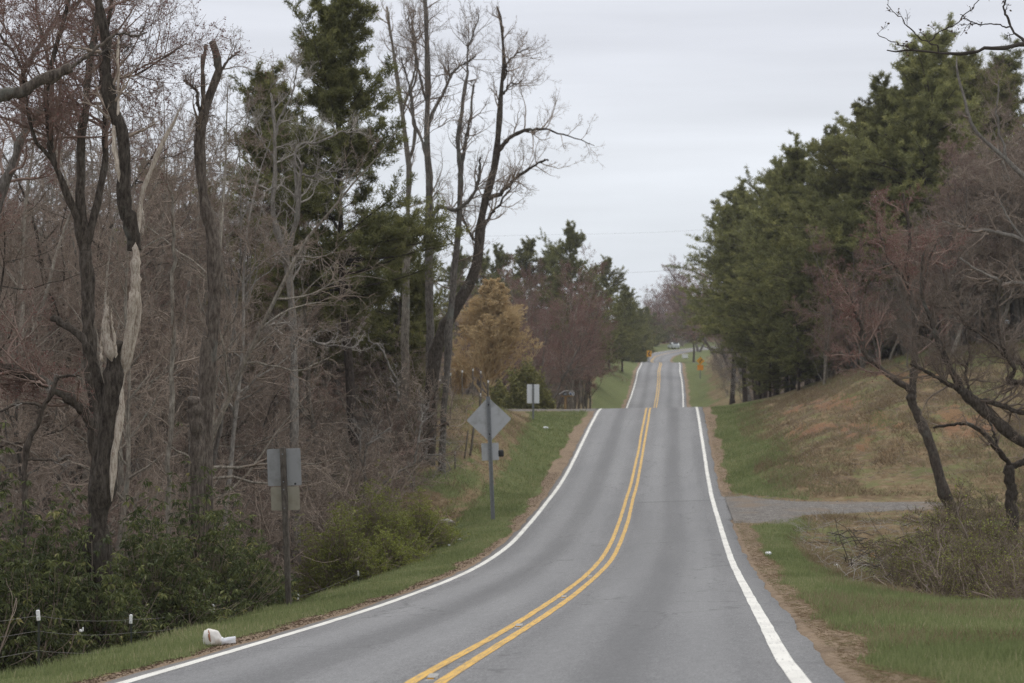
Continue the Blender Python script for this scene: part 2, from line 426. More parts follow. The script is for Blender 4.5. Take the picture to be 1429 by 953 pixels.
def asphalt_mat():
    m, n, l, b = new_mat("asphalt", .75, .35)
    uv = N(n, "ShaderNodeUVMap", uv_map="UVMap").outputs[0]     # u, v in metres
    sep = N(n, "ShaderNodeSeparateXYZ"); l.new(uv, sep.inputs[0])
    u, v = sep.outputs[0], sep.outputs[1]
    st = N(n, "ShaderNodeMapping"); st.inputs["Scale"].default_value = (1.0, .02, 1); l.new(uv, st.inputs[0])
    streak = noise(n, l, st.outputs[0], 1.3, 4, .6)
    bl_ = N(n, "ShaderNodeMapping"); bl_.inputs["Scale"].default_value = (1.0, .16, 1); l.new(uv, bl_.inputs[0])
    blot = noise(n, l, bl_.outputs[0], .5, 5, .6)
    fine = noise(n, l, uv, 38, 4, .8)
    md_ = N(n, "ShaderNodeMapping"); md_.inputs["Scale"].default_value = (1.0, .45, 1); l.new(uv, md_.inputs[0])
    mid = noise(n, l, md_.outputs[0], 7, 5, .75)
    # stone in the mix
    c = ramp(n, l, fine, [(.3, (.06, .06, .061)), (.5, (.172, .171, .174)), (.7, (.36, .357, .352))])
    c = mix(n, l, .8, c, ramp(n, l, blot, [(.3, (.78, .78, .785)), (.7, (1.14, 1.135, 1.125))]), 'MULTIPLY')
    c = mix(n, l, .6, c, ramp(n, l, streak, [(.3, (.72, .72, .73)), (.7, (1.2, 1.2, 1.19))]), 'MULTIPLY')
    c = mix(n, l, .7, c, ramp(n, l, mid, [(.3, (.72, .72, .72)), (.7, (1.25, 1.25, 1.25))]), 'MULTIPLY')
    grit = noise(n, l, uv, 16, 3, .8)
    c = mix(n, l, .75, c, ramp(n, l, grit, [(.32, (.62, .62, .62)), (.68, (1.36, 1.36, 1.35))]), 'MULTIPLY')
    # polished wheel tracks: four gaussian bands across the road
    for x0 in (-2.5, -.95, .95, 2.5):
        d = math_n(n, l, 'SUBTRACT', u, x0)
        d = math_n(n, l, 'ABSOLUTE', d)
        k = N(n, "ShaderNodeMapRange"); k.interpolation_type = 'SMOOTHSTEP'; l.new(d, k.inputs[0])
        k.inputs[1].default_value, k.inputs[2].default_value = .05, .6
        k.inputs[3].default_value, k.inputs[4].default_value = .22, 0
        c = mix(n, l, k.outputs[0], c, (.30, .30, .30))
    # oil-darkened band in the middle of each lane
    for x0 in (-1.72, 1.72):
        d = math_n(n, l, 'ABSOLUTE', math_n(n, l, 'SUBTRACT', u, x0))
        k = N(n, "ShaderNodeMapRange"); k.interpolation_type = 'SMOOTHSTEP'; l.new(d, k.inputs[0])
        k.inputs[1].default_value, k.inputs[2].default_value = .05, .5
        k.inputs[3].default_value, k.inputs[4].default_value = .42, 0
        c = mix(n, l, k.outputs[0], c, (.095, .095, .096))
    # older surfacing: right lane patch beyond the transverse joint, seam line, cracks
    j = math_n(n, l, 'ABSOLUTE', math_n(n, l, 'SUBTRACT', math_n(n, l, 'ADD', v, math_n(n, l, 'MULTIPLY', mid, .3)), 74.4))
    jl = math_n(n, l, 'LESS_THAN', j, .16)
    jr = math_n(n, l, 'GREATER_THAN', u, .3)
    c = mix(n, l, math_n(n, l, 'MULTIPLY', math_n(n, l, 'MULTIPLY', jl, jr), .6), c, (.07, .07, .07))
    pa = math_n(n, l, 'MULTIPLY', jr, math_n(n, l, 'LESS_THAN', v, 74.4))
    c = mix(n, l, math_n(n, l, 'MULTIPLY', pa, .16), c, (.085, .085, .085))
    vo = N(n, "ShaderNodeTexVoronoi", feature='DISTANCE_TO_EDGE', Scale=.30); 
    wv = N(n, "ShaderNodeMapping"); wv.inputs["Scale"].default_value = (1.2, .5, 1); l.new(uv, wv.inputs[0])
    ad = N(n, "ShaderNodeVectorMath", operation='ADD'); l.new(wv.outputs[0], ad.inputs[0])
    nz = N(n, "ShaderNodeTexNoise", Scale=1.5, Detail=4); l.new(uv, nz.inputs["Vector"]); l.new(nz.outputs["Color"], ad.inputs[1])
    l.new(ad.outputs[0], vo.inputs["Vector"])
    cr = math_n(n, l, 'LESS_THAN', vo.outputs["Distance"], .008)
    cr = math_n(n, l, 'MULTIPLY', cr, smooth_range(n, l, blot, .42, .56))
    c = mix(n, l, math_n(n, l, 'MULTIPLY', cr, .4), c, (.045, .045, .045))
    # broken dirty edge
    ed = N(n, "ShaderNodeMapRange"); l.new(math_n(n, l, 'ABSOLUTE', math_n(n, l, 'SUBTRACT', u, .25)), ed.inputs[0])
    ed.inputs[1].default_value, ed.inputs[2].default_value = 3.55, 3.95
    ek = math_n(n, l, 'MULTIPLY', math_n(n, l, 'MULTIPLY', ed.outputs[0], mid), .9)
    c = mix(n, l, ek, c, (.19, .15, .115))
    l.new(c, b.inputs["Base Color"])
    bump(n, l, b, fine, .35, .006)
    return m

def paint_mat(name, col, worn=.5):
    m, n, l, b = new_mat(name, .65, .3)
    uv = N(n, "ShaderNodeUVMap", uv_map="UVMap").outputs[0]
    a = noise(n, l, uv, 30, 4, .75)
    d = noise(n, l, uv, 1.1, 4, .6)
    st = N(n, "ShaderNodeMapping"); st.inputs["Scale"].default_value = (14, .8, 1); l.new(uv, st.inputs[0])
    s = noise(n, l, st.outputs[0], 2.0, 4, .7)
    c = mix(n, l, smooth_range(n, l, d, .4, .75), col, tuple(x * .78 for x in col))
    w = math_n(n, l, 'ADD', math_n(n, l, 'MULTIPLY', a, .5), math_n(n, l, 'MULTIPLY', s, .5))
    k = smooth_range(n, l, w, .57 - .12 * worn, .66 - .08 * worn)
    c = mix(n, l, math_n(n, l, 'MULTIPLY', k, .75), c, (.15, .145, .14))
    l.new(c, b.inputs["Base Color"])
    bump(n, l, b, a, .3, .004)
    return m

def gravel_mat():
    m, n, l, b = new_mat("driveway_gravel", .95, .15)
    tc = N(n, "ShaderNodeTexCoord"); o = tc.outputs["Object"]
    a = noise(n, l, o, 14, 4, .75); d = noise(n, l, o, .6, 4, .6)
    c = ramp(n, l, a, [(.34, (.075, .068, .062)), (.5, (.165, .153, .14)), (.66, (.30, .28, .26))])
    c = mix(n, l, .7, c, ramp(n, l, noise(n, l, o, 2.6, 5, .75), [(.35, (.62, .6, .58)), (.65, (1.3, 1.28, 1.25))]), 'MULTIPLY')
    c = mix(n, l, math_n(n, l, 'MULTIPLY', smooth_range(n, l, d, .5, .7), .8), c, (.20, .15, .105))
    l.new(c, b.inputs["Base Color"]); bump(n, l, b, a, .6, .03)
    return m

def ground_mat():
    m, n, l, b = new_mat("ground", .97, .08)
    tc = N(n, "ShaderNodeTexCoord"); o = tc.outputs["Object"]
    at = N(n, "ShaderNodeAttribute", attribute_name="mask")
    sp = N(n, "ShaderNodeSeparateColor"); l.new(at.outputs["Color"], sp.inputs[0])
    g, d, w = sp.outputs[0], sp.outputs[1], sp.outputs[2]
    cl = N(n, "ShaderNodeAttribute", attribute_name="clay").outputs["Fac"]
    big = noise(n, l, o, .25, 5, .6); med = noise(n, l, o, 1.4, 5, .65); fine = noise(n, l, o, 12, 5, .75)
    mp = N(n, "ShaderNodeMapping"); mp.inputs["Scale"].default_value = (1, 1, 3.5); l.new(o, mp.inputs[0])
    str_ = noise(n, l, mp.outputs[0], 3.0, 5, .7)
    straw = ramp(n, l, str_, [(.28, (.115, .078, .042)), (.5, (.205, .148, .085)), (.72, (.30, .235, .15))])
    straw = mix(n, l, math_n(n, l, 'MULTIPLY', smooth_range(n, l, med, .50, .64), .7), straw, (.135, .145, .06))
    pt = noise(n, l, o, .55, 6, .7)
    straw = mix(n, l, math_n(n, l, 'MULTIPLY', smooth_range(n, l, pt, .50, .60), .65), straw, (.12, .082, .052))
    pt2 = N(n, 'ShaderNodeTexNoise', Scale=.42, Detail=6.0, Roughness=.7); mp2 = N(n, 'ShaderNodeMapping'); mp2.inputs['Location'].default_value = (37, 11, 5); l.new(o, mp2.inputs[0]); l.new(mp2.outputs[0], pt2.inputs['Vector'])
    straw = mix(n, l, math_n(n, l, 'MULTIPLY', smooth_range(n, l, pt2.outputs['Fac'], .50, .62), .7), straw, (.15, .165, .065))
    grass = ramp(n, l, fine, [(.3, (.07, .088, .034)), (.5, (.125, .147, .058)), (.72, (.20, .20, .09))])
    grass = mix(n, l, math_n(n, l, 'MULTIPLY', smooth_range(n, l, med, .48, .7), .55), grass, (.18, .155, .07))
    dirt = ramp(n, l, fine, [(.28, (.145, .10, .066)), (.5, (.25, .185, .128)), (.72, (.36, .285, .21))])
    dirt = mix(n, l, math_n(n, l, 'MULTIPLY', smooth_range(n, l, med, .5, .7), .6), dirt, (.12, .085, .058))
    lit = ramp(n, l, fine, [(.3, (.045, .032, .022)), (.5, (.095, .068, .047)), (.72, (.16, .12, .088))])
    clay = ramp(n, l, fine, [(.3, (.17, .085, .05)), (.7, (.32, .17, .10))])
    def edge(v, s=1.0):
        q = math_n(n, l, 'ADD', v, math_n(n, l, 'MULTIPLY', math_n(n, l, 'SUBTRACT', med, .5), .9 * s))
        q = math_n(n, l, 'ADD', q, math_n(n, l, 'MULTIPLY', math_n(n, l, 'SUBTRACT', fine, .5), .7 * s))
        return smooth_range(n, l, q, .36, .64)
    c = mix(n, l, edge(w), straw, lit)
    c = mix(n, l, edge(g), c, grass)
    c = mix(n, l, math_n(n, l, 'MULTIPLY', edge(cl, 1.6), .75), c, clay)
    c = mix(n, l, edge(d), c, dirt)
    c = mix(n, l, .5, c, ramp(n, l, big, [(.3, (.78, .78, .78)), (.7, (1.18, 1.17, 1.15))]), 'MULTIPLY')
    l.new(c, b.inputs["Base Color"])
    h = math_n(n, l, 'ADD', math_n(n, l, 'MULTIPLY', fine, .4), math_n(n, l, 'MULTIPLY', str_, .6))
    bump(n, l, b, h, .9, .09)
    return m

# ------------------------------------------------------------------ road line and terrain height
VS = np.arange(-80, 3600, .5)
def table(pairs, sig):
    p = np.array(pairs, float)
    y = np.interp(VS, p[:, 0], p[:, 1])
    k = np.exp(-.5 * (np.arange(-40, 41) * .5 / sig) ** 2); k /= k.sum()
    return np.convolve(np.pad(y, 40, mode='edge'), k, mode='valid')
RX = table([(-80, -8.6), (0, -2.2), (8.5, -1.5), (17.43, -.8), (21.1, -.41), (26.3, .13), (32.9, .82), (41.2, 1.64), (50.8, 2.6), (59.7, 3.41),
            (68.6, 4.17), (78.3, 5.01), (88.9, 5.93), (98.7, 6.81), (110.4, 7.83), (118.6, 8.54), (128.1, 9.36), (150, 11.2), (222, 17.06),
            (238, 18.51), (255.6, 20.05), (275.3, 21.71), (297.8, 23.48), (323, 25.79), (340, 27.0), (360, 27.6), (385, 28.8), (410, 31.5), (430, 35.5),
            (450, 41), (480, 52), (520, 70), (700, 160)], 2.2)
RZ = EYE + table([(-80, -1.55), (-8, -1.55), (0, -1.65), (8, -2.3), (17.43, -3.17), (21.1, -3.52), (26.3, -4.01), (32.9, -4.6), (41.2, -5.29), (46.1, -5.65),
            (50.8, -5.93), (55.3, -6.14), (59.7, -6.28), (68.6, -6.42), (78.3, -6.43), (88.9, -6.27), (98.7, -5.83), (110.4, -5.25), (118.6, -4.95),
            (128.1, -4.60), (134, -4.74), (141, -5.15), (155, -6.3), (175, -7.7), (195, -8.3), (210, -8.15), (222, -7.81), (238, -7.19), (255.6, -6.44),
            (275, -5.56), (298, -4.64), (323, -3.91), (335, -3.74), (345, -3.95), (360, -4.35), (372, -4.3), (390, -3.85), (410, -3.3), (450, -2.2), (520, -.5),
            (700, 2), (1000, 4), (3600, 20)], 2.2)
BK = table([(-80, .05), (17, .05), (33, .041), (50, .0366), (70, .032), (100, .025), (128, .02), (175, 0), (3600, 0)], 3)
def rx(v): return np.interp(v, VS, RX)
def rz(v): return np.interp(v, VS, RZ)
def bk(v): return np.interp(v, VS, BK)

LEFT = [
 (-80, [(3.6, -.02), (4.6, -.06), (6.0, -.12), (7.0, -.8), (9, -1.9), (12, -2.5), (20, -2.8), (60, -1.5)]),
 (46,  [(3.6, -.02), (4.6, -.06), (6.0, -.14), (7.0, -.9), (9, -1.9), (12, -2.5), (20, -2.6), (60, -1.0)]),
 (56,  [(3.6, -.02), (4.6, -.03), (5.8, -.2), (7, -.8), (9, -1.8), (12, -2.2), (20, -2.2), (60, 0)]),
 (68,  [(3.6, -.02), (4.6, 0), (5.5, -.05), (7, -.5), (8.5, -.9), (11, -.7), (16, -.5), (60, 1)]),
 (80,  [(3.6, -.02), (4.6, 0), (5.2, .05), (7, .75), (8.5, 1.3), (12, 1.5), (16, 1.1), (60, 2)]),
 (95,  [(3.6, -.02), (4.6, 0), (5.4, .3), (7.7, 2.6), (9, 3.1), (13, 2.9), (20, 2.0), (60, 2.5)]),
 (109, [(3.6, -.02), (4.6, 0), (6, .2), (8, 1.2), (10, 2.1), (14, 2.1), (60, 3)]),
 (119, [(3.6, -.02), (4.6, 0), (7.5, .15), (9, .25), (14, .6), (60, 2)]),
 (127, [(3.6, -.02), (4.6, -.02), (12, -.02), (20, .1), (60, 2)]),
 (135, [(3.6, -.02), (4.6, -.05), (12, 0), (20, .2), (60, 2)]),
 (150, [(3.6, -.02), (4.6, -.1), (7, .4), (12, 1.0), (60, 3)]),
 (200, [(3.6, -.02), (4.4, 0), (6, .6), (9, 2), (60, 4)]),
 (240, [(3.6, -.02), (4.2, 0), (5, .4), (7, 2.0), (9, 2.6), (60, 5)]),
 (320, [(3.6, -.02), (4.2, 0), (5, .1), (8, 1), (12, 1.5), (60, 4)]),
 (400, [(3.6, -.02), (4.2, 0), (8, .3), (60, 3)]),
 (3600, [(3.6, -.02), (4.2, 0), (8, .3), (60, 3)])]
RIGHT = [
 (-80, [(4.1, -.02), (5.2, -.05), (6.5, -.1), (9, -.1), (14, -.2), (60, .5)]),
 (30,  [(4.1, -.02), (5.2, -.05), (6.5, -.12), (9, -.15), (14, -.3), (60, .5)]),
 (34,  [(4.1, -.02), (5.2, -.05), (6.5, -.28), (8.5, -.7), (14, -.9), (60, .5)]),
 (42,  [(4.1, -.02), (5.2, -.1), (6.2, -.4), (8.5, -1.3), (12, -1.5), (20, -1), (60, 1)]),
 (54,  [(4.1, -.02), (5.2, -.1), (6.5, -.5), (9, -.9), (14, -.7), (60, 1.5)]),
 (63,  [(4.1, -.02), (6, -.15), (14, -.25), (20, -.1), (60, 2)]),
 (67,  [(4.1, -.02), (14, -.08), (20, 0), (60, 2)]),
 (73,  [(4.1, -.02), (14, 0), (20, .1), (60, 2.4)]),
 (77.5, [(4.1, -.02), (5.3, .05), (8, .5), (14, 1.0), (22, 1.6), (60, 4)]),
 (86,  [(4.1, -.02), (5.3, .1), (8, 1.2), (13, 2.7), (22, 3.6), (60, 6)]),
 (100, [(4.1, -.02), (5.3, .15), (7, .6), (9, 1.6), (13, 3.2), (22, 4.7), (60, 8)]),
 (115, [(4.1, -.02), (5.3, .1), (9, 1.2), (13, 3.0), (17.7, 4.6), (24, 5.3), (60, 9)]),
 (130, [(4.1, -.02), (6, .1), (9, .6), (13, 2.0), (22, 4.2), (60, 9)]),
 (160, [(4.1, -.02), (6, .3), (10, 1.5), (20, 3.5), (60, 8)]),
 (240, [(4.1, -.02), (5.2, .2), (7.6, 1.2), (11, 2.6), (20, 3.5), (60, 7)]),
 (310, [(4.1, -.02), (5.2, .1), (8, .6), (12, 1.2), (60, 5)]),
 (338, [(4.1, -.02), (12, -.1), (30, .6), (60, 3)]),
 (420, [(4.1, -.02), (12, .2), (30, 1), (60, 3)]),
 (3600, [(4.1, -.02), (12, .2), (30, 1), (60, 3)])]

_tab = np.random.default_rng(3).random((256, 256))
def vnoise(x, y):
    xi, yi = np.floor(x).astype(int), np.floor(y).astype(int)
    fx, fy = x - xi, y - yi
    fx, fy = fx * fx * (3 - 2 * fx), fy * fy * (3 - 2 * fy)
    a, b = _tab[xi & 255, yi & 255], _tab[(xi + 1) & 255, yi & 255]
    c, d = _tab[xi & 255, (yi + 1) & 255], _tab[(xi + 1) & 255, (yi + 1) & 255]
    return (a * (1 - fx) + b * fx) * (1 - fy) + (c * (1 - fx) + d * fx) * fy - .5

def profile(au, v, st):
    vs = np.array([s[0] for s in st], float)
    H = np.stack([np.interp(au, [p[0] for p in s[1]], [p[1] for p in s[1]]) for s in st])
    i = np.clip(np.searchsorted(vs, v) - 1, 0, len(vs) - 2)
    t = np.clip((v - vs[i]) / (vs[i + 1] - vs[i]), 0, 1); t = t * t * (3 - 2 * t)
    k = np.arange(H.shape[1])
    return H[i, k] * (1 - t) + H[i + 1, k] * t

def gz_uv(u, v):
    u, v = np.atleast_1d(np.asarray(u, float)), np.atleast_1d(np.asarray(v, float))
    u, v = np.broadcast_arrays(u, v)
    sh = u.shape; u, v = u.ravel(), v.ravel()
    h = np.where(u < 0, profile(np.abs(u), v, LEFT), profile(np.abs(u), v, RIGHT))
    base = rz(v) + bk(v) * np.clip(u, -6, 6)
    on = np.clip((np.abs(u - .25) - 3.9) / 1.6, 0, 1)
    dv = ((v > 65) & (v < 75) & (u > 0) & (u < 20)) | ((v > 60.5) & (v < 79) & (u > 0) & (u < 6.5)) | ((v > 126) & (v < 136) & (u < 0))
    on = np.where(dv, on * .15, on)
    nz = .10 * vnoise(u * .9 + 11, v * .9) + .05 * vnoise(u * 2.7, v * 2.7 + 5) + .35 * vnoise(u * .22, v * .22 + 9) * np.clip((np.abs(u) - 6) / 6, 0, 1)
    er = np.clip((v - 75) / 3, 0, 1) * np.clip((118 - v) / 10, 0, 1) * np.clip((u - 5.5) / 2, 0, 1) * np.clip((22 - u) / 6, 0, 1)
    er = er + np.clip((v - 34) / 6, 0, 1) * np.clip((66 - v) / 4, 0, 1) * np.clip((u - 6) / 1.5, 0, 1) * np.clip((18 - u) / 5, 0, 1)
    nz = nz + er * (.42 * vnoise(u * .55 + 31, v * .30) + .26 * np.abs(vnoise(u * 1.3, v * .8 + 41)) + .14 * vnoise(u * 3.1 + 3, v * 2.3))
    far = np.clip((np.abs(u) - 60) / 200, 0, 1)
    hills = far * 12 * (vnoise(u / 260 + 3, v / 260) + .35)
    z = base + h + on * nz + hills
    under = np.clip((3.68 - np.abs(u - .08)) / .2, 0, 1)      # sunk below the road sheet
    return (z - .10 * under).reshape(sh)

def gz(x, y):
    return gz_uv(np.asarray(x) - rx(np.asarray(y)), y)

def px(x, y, d):
    """point that the photograph shows at pixel (x, y), d metres away"""
    return np.array([(x - CXP) * d / F_PX, d, EYE - (y - CYP) * d / F_PX])

def at(x, d):
    """ground point below pixel column x at distance d"""
    X = (x - CXP) * d / F_PX
    return np.array([X, d, float(gz(X, d)[0])])

def sheet(us, vs, zf, name, mat, label=None):
    U, Vv = np.meshgrid(us, vs)
    Z = zf(U, Vv)
    V = np.stack([U + rx(Vv), Vv, Z], -1).reshape(-1, 3)
    nu, nv = len(us), len(vs)
    i = np.arange(nv - 1)[:, None] * nu; j = np.arange(nu - 1)[None]
    Q = np.stack([i + j, i + j + 1, i + nu + j + 1, i + nu + j], -1).reshape(-1, 4)
    return V, Q, U.ravel(), Vv.ravel()

# ground
us = np.unique(np.round(np.concatenate([np.arange(-16, 16.01, .32), [-3.72, -3.5, -3.38, 3.55, 3.72, 3.9], np.arange(-60, -16, 1.5), np.arange(17, 60, 1.5),
      np.arange(-420, -60, 20), np.arange(60, 420, 20), [-3000, -1500, -800, 800, 1500, 3000]]), 3))
vs_ = np.unique(np.round(np.concatenate([np.arange(-78, 12, 3), np.arange(12, 142, .36), np.arange(142, 360, 1.5), np.arange(360, 700, 6), np.arange(700, 3500, 90)]), 3))
Vg, Qg, Ug, Vvg = sheet(us, vs_, gz_uv, "ground", None)
def masks(u, v):
    n1 = vnoise(u * .7, v * .35) * 1.6; n2 = vnoise(u * 2.3 + 9, v * 1.2) * 1.0
    def band(x, a, b, s=.5):
        return np.clip((x - a) / s + .5, 0, 1) * np.clip((b - x) / s + .5, 0, 1)
    n = n1 + n2
    g = np.zeros_like(u); d = np.zeros_like(u); w = np.zeros_like(u); c = np.zeros_like(u)
    r = u > 0
    # shoulders
    wr = np.interp(v, [0, 60, 120, 140], [4.25, 4.3, 4.3, 4.2]) + .30 * n; wl = np.interp(v, [0, 55, 72, 84, 105, 122, 140], [4.05, 3.95, 3.9, 4.1, 4.25, 4.15, 3.95]) + .28 * n
    d = np.where(r, band(u, 3.3, wr, .3), band(-u, 3.2, wl, .3))
    # verge grass
    gr_out = np.interp(v, [0, 27, 31, 41, 50, 58, 64, 75, 82, 100, 128, 160, 230, 330, 400], [40, 22, 6.8, 6.0, 5.5, 5.9, 6.6, 6.6, 6.6, 6.8, 7.2, 6.4, 6.8, 8, 12])
    gl_out = np.interp(v, [0, 30, 60, 75, 90, 115, 128, 150, 220, 330, 420], [6.7, 6.7, 6.9, 6.3, 5.9, 7.2, 8.0, 5.5, 7.5, 9.5, 14])
    g = np.where(r, np.clip((u - wr) / .5 + .5, 0, 1) * np.clip((gr_out + np.where((v > 28) & (v < 66), .5, 1.3) * n - u) / np.where(v > 72, 3.0, 1.0) + .5, 0, 1), band(-u, wl, gl_out + .4 * n, .5))
    # hill top meadow, thin grass
    g = np.maximum(g, np.where(r & (v > 84) & (v < 150), band(u, 11, 70, 3) * (.50 + .5 * n), 0))
    g = np.maximum(g, np.where(r & (v > 44) & (v < 66), band(u, 6, 16, 2) * (.30 + .55 * n), 0))
    g = np.maximum(g, np.where(~r & (v > 62) & (v < 118), band(-u, 6, 15, 2) * (.30 + .6 * n), 0))
    dr = (r & (np.abs(v - 70) < np.interp(u, [4, 5, 7, 10, 14], [8.5, 5.6, 3.0, 1.8, .3])) & (u < 14)) | (~r & (np.abs(v - 130.3) < 3.2))
    g = np.where(dr, 0, g)
    # woodland floor
    wl0 = np.interp(v, [0, 60, 75, 85, 118, 140, 200, 260, 420], [6.9, 8.5, 11, 13, 15, 12, 8.2, 9.5, 16])
    wr0 = np.interp(v, [0, 30, 44, 60, 110, 122, 132, 150, 240, 330, 420], [60, 24, 16, 22, 30, 26, 11, 9.5, 11, 16, 40])
    w = np.where(r, np.clip((u - wr0) / 2 + .5, 0, 1), np.clip((-u - wl0) / 1.2 + .5, 0, 1))
    w = np.where(r & (v > 34) & (v < 60), np.maximum(w, band(u, 8.5, 30, 2) * .55), w)
    # red clay cut
    c = np.where(r, band(v, 80, 112, 6) * band(u, 7.2, 17, 3) * (.30 + .85 * n), band(v, 86, 112, 5) * band(-u, 6.0, 9.5, 1) * (.22 + .5 * n))
    c = np.clip(c, 0, 1)
    soil = np.where(r & (v > 40) & (v < 65), band(u, 5.8, 13, 1.2) * (.12 + .8 * (n2 + .6 * n1)), 0)
    d = np.maximum(d, soil)
    return np.clip(g, 0, 1), np.clip(d, 0, 1), np.clip(w, 0, 1), c
g_, d_, w_, c_ = masks(Ug, Vvg)
ground = mesh_obj("ground", Vg, [Qg], ground_mat(), None, True, {"mask": np.stack([g_, d_, w_, np.ones_like(g_)], 1), "clay": c_})
tag(ground, kind="structure")

# road sheet with its own thickness, irregular edges
vr = np.concatenate([np.arange(-78, 12, 2), np.arange(12, 142, .5), np.arange(142, 360, 1.0), np.arange(360, 640, 4)])
ur = np.array([-3.60, -3.58, -3.4, -2.5, -1.5, -.6, 0, .6, 1.5, 2.5, 3.4, 3.74, 3.76])
U, Vv = np.meshgrid(ur, vr)
je = .10 * vnoise(Vv * .7, Vv * 0 + 3) + .05 * vnoise(Vv * 2.1, Vv * 0 + 8)
je2 = .10 * vnoise(Vv * .6, Vv * 0 + 33) + .05 * vnoise(Vv * 2.3, Vv * 0 + 18)
fl = np.clip(1 - np.abs(Vv - 70.5) / 5.5, 0, 1)      # widens at the driveway mouth
Uj = U + np.where(U < -3.5, je, 0) + np.where(U > 3.7, je2 + 1.2 * fl, 0)
Z = rz(Vv) + bk(Vv) * np.clip(Uj, -6, 6)
Z[:, 0] -= .12; Z[:, -1] -= .12
Vroad = np.stack([Uj + rx(Vv), Vv, Z], -1).reshape(-1, 3)
nu = len(ur); i = np.arange(len(vr) - 1)[:, None] * nu; j = np.arange(nu - 1)[None]
Qr = np.stack([i + j, i + j + 1, i + nu + j + 1, i + nu + j], -1).reshape(-1, 4)
road = mesh_obj("road", Vroad, [Qr], asphalt_mat(), None, True, None, np.stack([Uj.ravel(), Vv.ravel()], 1))
tag(road, kind="structure")

def marking(name, u0, u1, mat, v0=-70, v1=600, lift=.005):
    vv = vr[(vr >= v0) & (vr <= v1)]
    Um, Vm = np.meshgrid(np.array([u0, u1]), vv)
    Um = Um + .05 * vnoise(Vm * .12, Vm * 0 + u0 * 5) + .012 * vnoise(Vm * 1.7, Vm * 0 + 2)
    Zm = rz(Vm) + bk(Vm) * Um + lift
    V = np.stack([Um + rx(Vm), Vm, Zm], -1).reshape(-1, 3)
    k = np.arange(len(vv) - 1)[:, None] * 2
    Q = np.concatenate([k, k + 1, k + 3, k + 2], 1)
    o = mesh_obj(name, V, [Q], mat, None, True, None, np.stack([Um.ravel(), Vm.ravel()], 1))
    return tag(o, kind="structure")
P_W = paint_mat("white_road_paint", (.74, .72, .66), .35)
P_Y = paint_mat("yellow_road_paint", (.68, .41, .085), .8)
marking("edge_line_marking", -3.43, -3.27, P_W)
marking("edge_line_marking", 3.27, 3.43, P_W, -70, 338)
marking("centre_line_marking", -.20, -.075, P_Y)
marking("centre_line_marking", .075, .20, P_Y)

def drive(name, pts, width, mat, lift=.02):
    """gravel strip draped over the ground along pts in (u, v)"""
    p = np.array(pts, float)
    s = np.concatenate([[0], np.cumsum(np.linalg.norm(np.diff(p, axis=0), axis=1))])
    ss = np.arange(0, s[-1] + .01, .5)
    c = np.stack([np.interp(ss, s, p[:, 0]), np.interp(ss, s, p[:, 1])], 1)
    wd = np.interp(ss, s, width)
    t = unit(np.gradient(c, axis=0)); nn = np.stack([-t[:, 1], t[:, 0]], 1)
    q = np.linspace(-1, 1, 9)
    jj = 1 + .45 * vnoise(ss * .8, ss * 0 + 4)
    G = c[:, None] + nn[:, None] * (q[None, :, None] * (wd * jj)[:, None, None] / 2)
    cz = gz_uv(G[..., 0], G[..., 1])
    z = cz + lift + .05 * (1 - np.abs(q)[None]) - .04 * (np.abs(q)[None] > .95)
    V = np.stack([G[..., 0] + rx(G[..., 1]), G[..., 1], z], -1).reshape(-1, 3)
    i = np.arange(len(ss) - 1)[:, None] * 9; j = np.arange(8)[None]
    Q = np.stack([i + j, i + j + 1, i + 9 + j + 1, i + 9 + j], -1).reshape(-1, 4)
    o = mesh_obj(name, V, [Q], mat)
    return tag(o, kind="structure")
GR = gravel_mat()
drive("driveway", [(3.85, 70.0), (5, 70.0), (7, 70.2), (10, 70.8), (11.6, 71.0), (13.2, 71.2)], [16, 10.5, 5.4, 3.2, 2.2, .6], GR)
drive("driveway", [(-3.6, 130.5), (-6, 130.5), (-14, 130), (-24, 129)], [8, 5, 4, 4], GR)
drive("side_road", [(4.0, 340), (8, 341), (16, 342), (40, 344)], [12, 7, 6, 6], GR)

